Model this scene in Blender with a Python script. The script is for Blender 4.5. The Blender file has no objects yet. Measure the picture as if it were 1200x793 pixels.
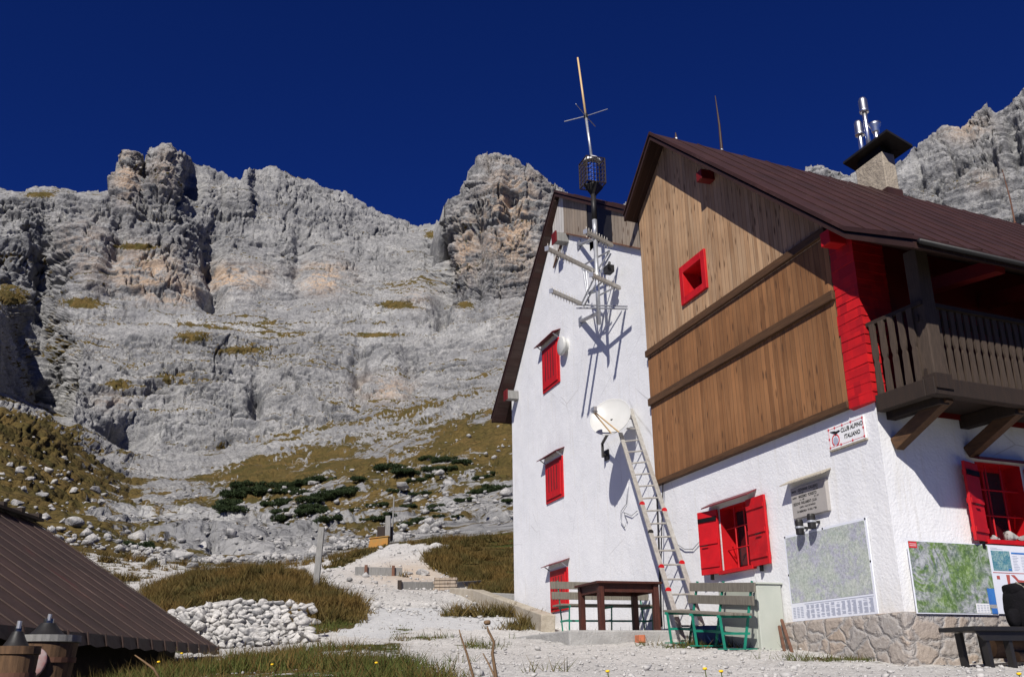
import bpy, math, random
import numpy as np
from mathutils import Vector, noise as mnoise
random.seed(7); RNG = np.random.default_rng(11)
SC = bpy.context.scene; COL = SC.collection
# ------------------------------------------------------------------ camera geometry
F = 1140.0; PITCH = math.radians(19.0931); ROLL = math.radians(-0.7977)
YB = math.radians(-18.29976); YC = math.radians(64.93823)
cp, sp, cr, sr = math.cos(PITCH), math.sin(PITCH), math.cos(ROLL), math.sin(ROLL)
FW = np.array([0, cp, sp]); RT0 = np.array([1., 0, 0]); UP0 = np.array([0, -sp, cp])
RT = cr*RT0 + sr*UP0; UP = -sr*RT0 + cr*UP0
def ray(px, py): return FW + RT*((px-600)/F) - UP*((py-396.5)/F)
def atY(px, py, Y):                 # point seen at a photo position, Y metres ahead
    d = ray(px, py); return d*(Y/d[1])
eB = np.array([math.sin(YB), math.cos(YB), 0]); nB = np.array([-eB[1], eB[0], 0])
eC = np.array([math.sin(YC), math.cos(YC), 0]); nC = np.array([eC[1], -eC[0], 0])
K = np.array([4.28798937, 11.15758734, 0.0])        # house corner at eye level
TH = math.atan2(eB[1], eB[0])
def H2W(p): return K + eB*p[0] + nB*p[1] + np.array([0, 0, p[2]])
def W2H(P):
    q = np.asarray(P, float)-K; return (q@eB, q@nB, q[2])
eCl = np.array([eC@eB, eC@nB, 0.]); nCl = np.array([nC@eB, nC@nB, 0.])
def Cp(w, z, o=0): p = eCl*w + nCl*o; return (p[0], p[1], z)      # wall C coords -> house coords
def hitp(px, py, P0, n):
    d = ray(px, py); return d*((P0@n)/(d@n))
def Bh(px, py, o=0):                # photo position on a plane parallel to facade B -> (u,z)
    q = W2H(hitp(px, py, K+nB*o, nB)); return q[0], q[2]
def Ch(px, py, o=0):
    P = hitp(px, py, K+nC*o, nC)-K; return P@eC, P[2]
def proj(P):
    P = np.asarray(P, float); c = P@FW; return 600+F*(P@RT)/c, 396.5-F*(P@UP)/c

# ------------------------------------------------------------------ materials
MATS = {}
class NT:
    def __init__(s, name):
        s.m = bpy.data.materials.new(name); s.m.use_nodes = True; s.t = s.m.node_tree
        s.n = s.t.nodes; s.bs = s.n['Principled BSDF']; s.out = s.n['Material Output']
        s.tc = s.n.new('ShaderNodeTexCoord'); s.obj = s.tc.outputs['Object']
    def link(s, a, b): s.t.links.new(a, b)
    def _set(s, sock, v):
        if isinstance(v, bpy.types.NodeSocket): s.link(v, sock)
        elif v is not None:
            if sock.type == 'RGBA' and not hasattr(v, '__len__'): v = (v, v, v, 1)
            elif sock.type == 'RGBA' and len(v) == 3: v = (*v, 1)
            sock.default_value = v
    def map(s, scale=(1, 1, 1), rot=(0, 0, 0), src=None):
        n = s.n.new('ShaderNodeMapping'); s.link(src or s.obj, n.inputs[0])
        n.inputs['Scale'].default_value = scale; n.inputs['Rotation'].default_value = rot; return n.outputs[0]
    def noise(s, scale, detail=4, rough=.55, vec=None, dist=0):
        n = s.n.new('ShaderNodeTexNoise'); s.link(vec or s.obj, n.inputs['Vector'])
        n.inputs['Scale'].default_value = scale; n.inputs['Detail'].default_value = detail
        n.inputs['Roughness'].default_value = rough; n.inputs['Distortion'].default_value = dist; return n.outputs['Fac']
    def voro(s, scale, vec=None, feat='F1', out='Distance', rnd=1):
        n = s.n.new('ShaderNodeTexVoronoi'); n.feature = feat; s.link(vec or s.obj, n.inputs['Vector'])
        n.inputs['Scale'].default_value = scale; n.inputs['Randomness'].default_value = rnd; return n.outputs[out]
    def ramp(s, fac, stops, interp='LINEAR'):
        n = s.n.new('ShaderNodeValToRGB'); s.link(fac, n.inputs[0]); r = n.color_ramp; r.interpolation = interp
        while len(r.elements) < len(stops): r.elements.new(.5)
        for e, (p, c) in zip(r.elements, stops):
            e.position = p; e.color = (c, c, c, 1) if not hasattr(c, '__len__') else (*c, 1)[:4]
        return n.outputs[0]
    def mix(s, fac, a, b, mode='MIX'):
        n = s.n.new('ShaderNodeMix'); n.data_type = 'RGBA'; n.blend_type = mode
        s._set(n.inputs[0], fac); s._set(n.inputs[6], a); s._set(n.inputs[7], b); return n.outputs[2]
    def math(s, op, a, b=None, c=None):
        n = s.n.new('ShaderNodeMath'); n.operation = op
        for i, v in enumerate((a, b, c)):
            if v is not None: s._set(n.inputs[i], v)
        return n.outputs[0]
    def sep(s, v=None):
        n = s.n.new('ShaderNodeSeparateXYZ'); s.link(v or s.obj, n.inputs[0]); return n.outputs
    def comb(s, x, y, z):
        n = s.n.new('ShaderNodeCombineXYZ')
        for i, v in enumerate((x, y, z)): s._set(n.inputs[i], v)
        return n.outputs[0]
    def white(s, w):
        n = s.n.new('ShaderNodeTexWhiteNoise'); n.noise_dimensions = '1D'; s.link(w, n.inputs['W']); return n.outputs['Value']
    def attr(s, name):
        n = s.n.new('ShaderNodeAttribute'); n.attribute_name = name; return n.outputs['Fac']
    def bump(s, h, strength=.5, dist=.02, prev=None):
        n = s.n.new('ShaderNodeBump'); s.link(h, n.inputs['Height']); n.inputs['Strength'].default_value = strength
        n.inputs['Distance'].default_value = dist
        if prev: s.link(prev, n.inputs['Normal'])
        return n.outputs[0]
    def done(s, col, rough=.8, normal=None, metal=0, spec=.3):
        s._set(s.bs.inputs['Base Color'], col); s._set(s.bs.inputs['Roughness'], rough)
        s.bs.inputs['Metallic'].default_value = metal; s.bs.inputs['Specular IOR Level'].default_value = spec
        if normal: s.link(normal, s.bs.inputs['Normal'])
        return s.m
def simple(name, c, c2=None, scale=8, rough=.7, bump=.3, bdist=.004, metal=0, spec=.3, stretch=(1, 1, 1), bscale=40):
    if name in MATS: return MATS[name]
    t = NT(name); c2 = c2 or tuple(x*.7 for x in c)
    v = t.map(stretch); f = t.ramp(t.noise(scale, 5, .6, v), [(.3, 0), (.7, 1)])
    b = t.bump(t.noise(bscale, 3, .6, v), bump, bdist)
    MATS[name] = t.done(t.mix(f, c, c2), rough, b, metal, spec); return MATS[name]

def m_plaster():
    t = NT('white_roughcast')
    big = t.noise(.9, 5, .6); mid = t.noise(26, 3, .6); fine = t.noise(70, 3, .7); st = t.noise(3, 4, .6, t.map((3, 3, .25)))
    col = t.mix(t.ramp(big, [(.35, 0), (.7, 1)]), (.74, .74, .745), (.67, .675, .685))
    col = t.mix(t.ramp(st, [(.55, 0), (.78, .6)]), col, (.60, .57, .51))
    col = t.mix(t.ramp(t.noise(1, 4, .6, t.map((7, 7, .5))), [(.62, 0), (.75, .4)]), col, (.52, .52, .52))
    hc = t.voro(.9, t.mix(.25, t.obj, t.n.new('ShaderNodeTexNoise').outputs['Color']), 'DISTANCE_TO_EDGE'); col = t.mix(t.math('MULTIPLY', t.ramp(hc, [(0, .7), (.006, 0)]), t.ramp(t.noise(.6, 3), [(.5, 0), (.6, 1)])), col, (.4, .39, .38))
    z = t.sep()[2]
    low = t.math('MULTIPLY', t.ramp(z, [(.3, 1), (1.3, .0)]), t.ramp(t.noise(4, 5, .6), [(.35, 0), (.65, .85)]))
    col = t.mix(low, col, (.6, .56, .5))
    lump = t.voro(30, t.map((1, 1, 1.15)), 'SMOOTH_F1')
    b = t.bump(t.noise(2.2, 3, .5), .3, .06); b = t.bump(lump, .3, .010, b); b = t.bump(mid, .4, .010, b); b = t.bump(fine, .25, .005, b)
    return t.done(col, .9, b)
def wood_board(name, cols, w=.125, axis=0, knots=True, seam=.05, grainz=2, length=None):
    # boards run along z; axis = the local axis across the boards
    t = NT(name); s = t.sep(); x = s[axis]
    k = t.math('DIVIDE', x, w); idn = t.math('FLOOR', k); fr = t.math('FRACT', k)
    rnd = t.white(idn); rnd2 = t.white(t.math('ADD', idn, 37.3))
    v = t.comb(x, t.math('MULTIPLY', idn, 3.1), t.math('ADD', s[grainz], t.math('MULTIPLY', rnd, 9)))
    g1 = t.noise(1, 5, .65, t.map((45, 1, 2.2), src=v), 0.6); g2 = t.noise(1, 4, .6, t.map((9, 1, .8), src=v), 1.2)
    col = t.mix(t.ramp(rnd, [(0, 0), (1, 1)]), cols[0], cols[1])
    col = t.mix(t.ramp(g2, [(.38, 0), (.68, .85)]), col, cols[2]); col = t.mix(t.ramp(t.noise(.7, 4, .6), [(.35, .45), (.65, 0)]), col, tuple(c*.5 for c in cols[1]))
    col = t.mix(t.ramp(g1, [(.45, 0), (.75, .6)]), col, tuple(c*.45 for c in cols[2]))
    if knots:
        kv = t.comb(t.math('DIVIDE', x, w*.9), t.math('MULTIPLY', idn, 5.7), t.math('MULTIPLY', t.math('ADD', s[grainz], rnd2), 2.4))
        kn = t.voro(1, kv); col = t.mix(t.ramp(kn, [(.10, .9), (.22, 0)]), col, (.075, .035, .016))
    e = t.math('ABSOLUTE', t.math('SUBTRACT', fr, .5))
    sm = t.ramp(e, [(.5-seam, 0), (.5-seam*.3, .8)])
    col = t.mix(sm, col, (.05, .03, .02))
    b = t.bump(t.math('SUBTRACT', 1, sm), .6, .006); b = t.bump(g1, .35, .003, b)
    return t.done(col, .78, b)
def m_rock(name='limestone_rock', bs=1.0, veg=True, lum=1):
    t = NT(name)
    geo = t.n.new('ShaderNodeNewGeometry'); nz = t.sep(geo.outputs['Normal'])[2]
    s = bs
    big = t.noise(.012*s, 5, .6); mid = t.noise(.09*s, 6, .65); fine = t.noise(.7*s, 6, .7)
    streak = t.noise(1, 6, .65, t.map((.085*s, .085*s, .010*s)), .4)
    streak2 = t.noise(1, 5, .6, t.map((.3*s, .3*s, .03*s)), .3)
    col = t.mix(t.ramp(mid, [(.3, 0), (.7, 1)]), (.42, .41, .395), (.27, .268, .265))
    col = t.mix(t.ramp(fine, [(.35, 0), (.75, .6)]), col, (.13, .13, .13))
    steep = t.ramp(nz, [(.05, 1), (.6, 0)])
    dk = t.math('MULTIPLY', t.ramp(streak, [(.43, 0), (.60, .9)]), steep)
    col = t.mix(dk, col, (.105, .108, .115))
    dk2 = t.math('MULTIPLY', t.ramp(streak2, [(.50, 0), (.68, .7)]), steep)
    col = t.mix(dk2, col, (.13, .13, .135))
    wv = t.mix(.5, t.obj, t.obj)
    if veg:
        dn = t.n.new('ShaderNodeTexNoise'); dn.inputs['Scale'].default_value = .06; dn.inputs['Detail'].default_value = 4; t.link(t.obj, dn.inputs['Vector'])
        va = t.n.new('ShaderNodeVectorMath'); va.operation = 'MULTIPLY_ADD'; t.link(dn.outputs['Color'], va.inputs[0]); va.inputs[1].default_value = (26, 26, 26); t.link(t.obj, va.inputs[2]); wv = va.outputs[0]
        cl = t.voro(.075, t.map((1, 1, .55), src=wv), 'DISTANCE_TO_EDGE'); cl2 = t.voro(.24, t.map((1, 1, .8), src=wv), 'DISTANCE_TO_EDGE')
        cm = t.ramp(t.noise(.02, 3), [(.42, 0), (.6, 1)])
        col = t.mix(t.math('MULTIPLY', t.ramp(cl, [(.0, .75), (.05, 0)]), cm), col, (.09, .09, .095)); col = t.mix(t.ramp(cl2, [(.0, .45), (.05, 0)]), col, (.11, .11, .11))
        bd = t.noise(1, 6, .65, t.map((.012, .012, .22), src=wv)); col = t.mix(t.ramp(bd, [(.50, 0), (.60, .5), (.64, 0)]), col, (.12, .12, .125))
        pal = t.noise(.018, 4, .6, t.map((1, 1, 1.4))); col = t.mix(t.ramp(pal, [(.55, 0), (.70, .5)]), col, (.48, .475, .46)); col = t.mix(t.ramp(t.noise(.03, 5, .65), [(.48, 0), (.62, .55)]), col, (.19, .19, .195)); fl_ = t.noise(1, 5, .7, t.map((.5, .5, .8))); col = t.mix(t.ramp(fl_, [(.5, 0), (.66, .7)]), col, (.12, .12, .125))
        og = t.math('MULTIPLY', t.attr('ochre'), t.ramp(t.noise(1, 6, .65, t.map((.05, .05, .07))), [(.40, .05), (.52, 1)]))
        col = t.mix(og, col, (.47, .335, .225))
        vg = t.math('ADD', t.attr('veg'), t.math('MULTIPLY', t.math('SUBTRACT', t.noise(.45, 6, .7), .5), 1.6))
        vm = t.ramp(vg, [(.47, 0), (.56, 1)])
        gcol = t.mix(t.ramp(t.noise(.16, 5, .6), [(.35, 0), (.65, 1)]), (.15, .10, .034), (.068, .058, .018))
        gcol = t.mix(t.ramp(t.noise(1.5, 5, .7), [(.4, 0), (.7, .7)]), gcol, (.045, .035, .014))
        col = t.mix(vm, col, gcol)
    if lum != 1: col = t.mix(1, col, (lum, lum*.985, lum*.96), 'MULTIPLY')
    crack = t.voro(.16*s, t.map((1, 1, .6)), 'DISTANCE_TO_EDGE'); crack2 = t.voro(.55*s, t.map((1, 1, .7)), 'DISTANCE_TO_EDGE')
    b = t.bump(t.ramp(crack, [(0, 0), (.10, 1)]), .3, .8/s)
    b = t.bump(t.ramp(crack2, [(0, 0), (.14, 1)]), .5, .45/s, b)
    b = t.bump(t.noise(1, 7, .7, t.map((.4*s, .4*s, .55*s))), .7, 1.2/s, b)
    return t.done(col, .95, b, spec=.1)
def m_ground():
    t = NT('gravel_and_turf')
    n1 = t.noise(.8, 6, .65); n2 = t.noise(6, 6, .7); v = t.voro(26, None, 'F1', 'Color'); vd = t.voro(26)
    v2 = t.voro(60, None, 'F1', 'Color')
    grav = t.mix(t.ramp(n1, [(.3, 0), (.7, 1)]), (.68, .655, .62), (.54, .525, .50))
    grav = t.mix(.45, grav, t.mix(1, grav, t.ramp(t.sep(v)[0], [(0, .6), (1, 1.0)]), 'MULTIPLY'))
    grav = t.mix(.5, grav, t.mix(1, grav, t.ramp(t.sep(v2)[1], [(0, .4), (1, 1.0)]), 'MULTIPLY'))
    grav = t.mix(t.ramp(t.noise(9, 6, .75), [(.5, 0), (.68, .7)]), grav, (.25, .24, .23)); grav = t.mix(t.ramp(t.noise(1.6, 5, .7), [(.55, 0), (.7, .4)]), grav, (.34, .31, .27))
    grav = t.mix(t.math('MULTIPLY', t.attr('earth'), .8), grav, (.47, .37, .27))
    conc = t.mix(t.ramp(t.noise(3, 6, .7), [(.35, 0), (.65, 1)]), (.48, .48, .475), (.40, .40, .40))
    cm = t.ramp(t.math('ADD', t.attr('paved'), t.math('MULTIPLY', t.math('SUBTRACT', n2, .5), .6)), [(.45, 0), (.55, 1)])
    col = t.mix(cm, grav, conc)
    vg = t.math('ADD', t.attr('veg'), t.math('MULTIPLY', t.math('SUBTRACT', t.noise(3.2, 7, .72), .5), 1.5))
    vm = t.ramp(vg, [(.47, 0), (.53, 1)])
    gc = t.mix(t.ramp(t.noise(.5, 4), [(.4, 0), (.6, 1)]), (.07, .048, .016), (.04, .048, .012))
    col = t.mix(vm, col, gc)
    b = t.bump(vd, .5, .018); b = t.bump(n2, .4, .03, b); b = t.bump(t.noise(60, 3, .7), .5, .012, b)
    return t.done(col, .95, b, spec=.1)
def m_roofmetal(name, c1, c2, cr=(.16, .02, .015)):
    t = NT(name); n = t.noise(1.4, 5, .65); st = t.noise(1, 5, .65, t.map((1.5, 12, 1.5)))
    col = t.mix(t.ramp(n, [(.3, 0), (.7, 1)]), c1, c2)
    col = t.mix(t.ramp(st, [(.55, 0), (.75, .5)]), col, tuple(min(1, x*1.9+.02) for x in c1))
    col = t.mix(t.ramp(t.noise(.8, 3, .5, t.map((1, 3, 1))), [(.70, 0), (.78, .5)]), col, cr)
    b = t.bump(t.noise(2.5, 3), .4, .03)
    return t.done(col, .62, b, 0, .25)
def m_map(name, base, cols, line, scale=7):
    """printed relief map: valleys, ridges, contour lines; scale = ridges per metre"""
    t = NT(name); w = t.noise(scale, 8, .66, None, 1.0); rid = t.math('ABSOLUTE', t.math('SUBTRACT', w, .5))
    big = t.noise(scale*.55, 4, .5)
    col = t.mix(t.ramp(t.noise(scale*1.6, 6, .65, None, .6), [(.35, 0), (.65, 1)]), base, cols[0])
    msk = t.math('MULTIPLY', t.ramp(rid, [(0, 1), (.09, 0)]), t.ramp(big, [(.40, 0), (.52, 1)]))
    col = t.mix(msk, col, cols[1]); col = t.mix(t.ramp(t.noise(scale*2.4, 7, .7, t.map((1, 1, 1.6)), 1.4), [(.52, 0), (.66, .75)]), col, cols[2])
    ct = t.math('FRACT', t.math('MULTIPLY', t.noise(scale*1.3, 2, .5, None, .5), 16)); col = t.mix(t.ramp(ct, [(0, .4), (.18, 0)]), col, line)
    rv = t.math('ABSOLUTE', t.math('SUBTRACT', t.noise(scale*.5, 5, .55, None, 1.5), .5)); col = t.mix(t.ramp(rv, [(0, .7), (.010, 0)]), col, line)
    hs = t.noise(scale*7, 5, .7, None, .8); col = t.mix(t.ramp(hs, [(.45, 0), (.62, .45)]), col, tuple(c*.35 for c in cols[2])); col = t.mix(t.ramp(hs, [(.36, .35), (.5, 0)]), col, (.6, .62, .6))
    return t.done(col, .45, None, 0, .4)
def m_leaf(name, c1, c2, sc=.6):
    t = NT(name); col = t.mix(t.ramp(t.noise(sc, 4), [(.35, 0), (.65, 1)]), c1, c2)
    col = t.mix(t.ramp(t.noise(sc*9, 3), [(.4, 0), (.7, .8)]), col, tuple(x*.5 for x in c1))
    t.bs.inputs['Subsurface Weight'].default_value = 0
    return t.done(col, .75, None, 0, .2)
M = dict(
 plaster=m_plaster(), rock=m_rock(), boulder=m_rock('limestone_boulder', 9, False, 1.3), ground=m_ground(),
 boards=wood_board('larch_boards', [(.38, .175, .068), (.15, .062, .022), (.31, .155, .066)], .105),
 boards_grey=wood_board('silvery_larch_boards', [(.62, .38, .205), (.27, .145, .07), (.52, .36, .22)], .105),
 oldboards=wood_board('weathered_boards', [(.34, .27, .20), (.25, .20, .155), (.36, .30, .24)], .16),
 paleboards=wood_board('pale_painted_boards', [(.66, .64, .60), (.6, .58, .55), (.55, .5, .45)], .16, knots=False),
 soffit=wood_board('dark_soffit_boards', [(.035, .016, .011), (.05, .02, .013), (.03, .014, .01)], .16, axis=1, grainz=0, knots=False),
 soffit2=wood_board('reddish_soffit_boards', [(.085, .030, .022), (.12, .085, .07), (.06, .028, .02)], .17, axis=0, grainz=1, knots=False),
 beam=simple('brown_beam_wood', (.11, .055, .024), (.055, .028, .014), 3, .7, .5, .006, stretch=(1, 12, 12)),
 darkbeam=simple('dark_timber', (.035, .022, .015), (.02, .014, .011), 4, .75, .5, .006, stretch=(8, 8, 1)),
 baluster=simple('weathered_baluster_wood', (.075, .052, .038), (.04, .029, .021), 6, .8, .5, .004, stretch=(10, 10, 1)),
 shingle=None, red=simple('red_paint', (.54, .008, .012), (.38, .006, .010), 5, .55, .15, .003),
 darkred=simple('dark_red_paint_and_shade', (.16, .008, .008), (.10, .006, .006), 3, .6),  # plain paint on purlin ends; on the balcony wall it carries shade
 maroon=simple('maroon_flashing', (.16, .02, .028), (.1, .02, .02), 5, .5),
 roof=m_roofmetal('brown_sheet_roof', (.050, .021, .018), (.030, .015, .014)),
 fascia=simple('brown_fascia', (.045, .021, .016), (.03, .015, .012), 4, .6),
 shedroof=m_roofmetal('faded_brown_sheet', (.066, .040, .032), (.036, .024, .020), (.16, .022, .02)),
 black=simple('black_metal', (.012, .012, .013), (.02, .018, .017), 6, .5),
 dark=simple('dark_interior', (.008, .007, .007), (.012, .01, .01), 6, .9),
 glass=simple('window_glass', (.02, .022, .025), (.03, .032, .035), 2, .06, .05, .001, spec=.8),
 curtain=simple('lace_curtain', (.55, .55, .56), (.25, .25, .26), 18, .9),
 steel=simple('stainless_steel', (.85, .85, .85), (.7, .7, .72), 3, .34, .1, .001, 1),
 galv=simple('galvanised_steel', (.50, .51, .53), (.36, .37, .39), 14, .42, .15, .001, .6),
 alu=simple('weathered_aluminium', (.46, .44, .40), (.30, .28, .25), 16, .5, .2, .001, .35),
 whiteplastic=simple('white_enamel', (.52, .52, .50), (.45, .45, .43), 3, .4, .1, .001),
 greybox=simple('grey_green_enamel', (.42, .44, .39), (.36, .385, .34), 2.5, .5, .2, .002),
 green=simple('turquoise_green_paint', (.010, .21, .135), (.008, .13, .09), 6, .45),
 greywood=simple('grey_bench_slats', (.21, .19, .155), (.115, .105, .085), 5, .8, .5, .004, stretch=(10, 10, 1)),
 tablewood=simple('dark_red_brown_wood', (.075, .022, .014), (.035, .012, .009), 4, .5, .4, .004, stretch=(8, 8, 1)),
 concrete=simple('grey_concrete', (.36, .355, .34), (.25, .245, .235), 3, .9, .7, .02, bscale=22),
 concwarm=simple('stained_concrete', (.42, .38, .31), (.28, .24, .185), 3, .9, .8, .02, bscale=16),
 chimconc=simple('chimney_render', (.42, .36, .28), (.27, .23, .18), 3.5, .9, .9, .03, bscale=14),
 slate=simple('pale_stone_tablet', (.37, .345, .32), (.33, .31, .29), 6, .8), ink=simple('black_lettering', (.012, .012, .014), (.02, .02, .02)),
 white=simple('white_paint', (.80, .80, .80), (.74, .74, .74), 3, .5), paper=simple('white_poster_paper', (.70, .72, .78), (.66, .68, .74), 3, .5, .05, .001),
 bluegrey=simple('faded_blue_ink', (.40, .43, .52), (.36, .39, .48)), blue=simple('blue_ink', (.03, .12, .42), (.05, .2, .5)),
 redink=simple('red_ink', (.6, .03, .04), (.5, .03, .04)), brick=simple('brick_red_ink', (.42, .10, .08), (.38, .08, .07)),
 postwood=simple('grey_post_wood', (.27, .265, .25), (.17, .165, .155), 4, .85, .7, .008, stretch=(9, 9, 1)),
 log=simple('log_bark', (.20, .12, .07), (.12, .075, .05), 5, .85, .8, .01), logend=simple('log_cut_end', (.33, .20, .11), (.22, .13, .07), 9, .8),
 rust=simple('rusty_iron', (.16, .075, .045), (.09, .045, .03), 8, .8), bag=simple('black_nylon', (.006, .006, .007), (.010, .009, .011), 9, .95, .7, .01, spec=.1),
 yellow=simple('yellow_cloth', (.75, .42, .02), (.65, .36, .02), 9, .7), orange=simple('orange_paint', (.42, .17, .02), (.25, .17, .05), 2.5, .6),
 bluecrate=simple('blue_plastic', (.02, .05, .16), (.015, .035, .12)), tub=simple('tub_staves', (.16, .09, .045), (.06, .035, .02), 3, .75, .6, .006, stretch=(9, 9, 1)),
 solar=simple('blue_glass_panel', (.01, .04, .28), (.02, .12, .6), 16, .15, spec=.8), fibre=simple('tan_fibreglass', (.62, .43, .20), (.55, .38, .2), 3, .4),
 turf=m_leaf('turf_blades', (.155, .095, .026), (.062, .058, .016), .8), lush=m_leaf('green_blades', (.07, .095, .018), (.095, .09, .024), .9),
 shrub=m_leaf('dwarf_pine_needles', (.018, .032, .010), (.030, .045, .014), .5), stem=simple('dry_brown_stalk', (.20, .12, .06), (.12, .075, .04), 20),
 petal=simple('yellow_petals', (.85, .55, .02), (.8, .5, .02), 9), mapgreen=m_map('relief_map_print', (.10, .185, .04), [(.20, .31, .07), (.42, .42, .47), (.075, .12, .12)], (.15, .20, .11), 2.6), mappale=m_map('faded_map_print', (.42, .47, .40), [(.52, .55, .49), (.40, .39, .50), (.34, .41, .37)], (.34, .34, .40), 5),
 mapteal=m_map('teal_map_print', (.05, .25, .27), [(.04, .18, .30), (.28, .45, .42), (.03, .15, .2)], (.3, .45, .45), 14),
 rag=simple('grey_cloth', (.30, .28, .27), (.32, .06, .05), 7, .9), stone=None)
def m_shingle():
    t = NT('red_shingles'); s = t.sep()
    row = t.math('FLOOR', t.math('DIVIDE', s[2], .15)); fz = t.math('FRACT', t.math('DIVIDE', s[2], .15))
    colm = t.math('FLOOR', t.math('ADD', t.math('DIVIDE', t.math('ADD', s[0], s[1]), .13), t.math('MULTIPLY', row, .5)))
    r = t.white(t.math('ADD', colm, t.math('MULTIPLY', row, 17.1)))
    col = t.mix(r, (.36, .006, .010), (.56, .010, .012)); col = t.mix(t.ramp(t.noise(9, 5, .7), [(.4, 0), (.7, .5)]), col, (.28, .006, .008))
    b = t.bump(t.math('MULTIPLY', fz, -1), .5, .015); return t.done(col, .6, b)
M['shingle'] = m_shingle(); M['pebble'] = simple('pale_pebbles', (.52, .505, .48), (.27, .265, .26), 5, .9, .3, .003); M['wallstone'] = m_rock('dry_wall_limestone', 9, False, 1.65)
def m_stonewall():
    t = NT('mortared_rubble'); v = t.map((1, 1, 1.5)); w = t.mix(.16, v, t.n.new('ShaderNodeTexNoise').outputs['Color'])
    nn = [n for n in t.n if n.type == 'TEX_NOISE'][-1]; t.link(v, nn.inputs['Vector']); nn.inputs['Scale'].default_value = 6; nn.inputs['Detail'].default_value = 5
    e = t.voro(3.9, w, 'DISTANCE_TO_EDGE', rnd=1); c = t.voro(3.9, w, 'F1', 'Color')
    col = t.mix(t.sep(c)[0], (.42, .34, .27), (.38, .36, .34)); col = t.mix(t.ramp(t.noise(14, 5, .7), [(.35, 0), (.7, .6)]), col, (.21, .17, .14))
    mm = t.math('MULTIPLY', t.ramp(e, [(.02, .9), (.12, 0)]), t.ramp(t.noise(3, 4), [(.35, .3), (.6, 1)])); col = t.mix(mm, col, (.34, .33, .32))
    b = t.bump(t.ramp(e, [(0, 0), (.14, 1)]), .6, .035); b = t.bump(t.noise(18, 5, .7), .6, .03, b)
    return t.done(col, .9, b)
M['stone'] = m_stonewall()

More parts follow.
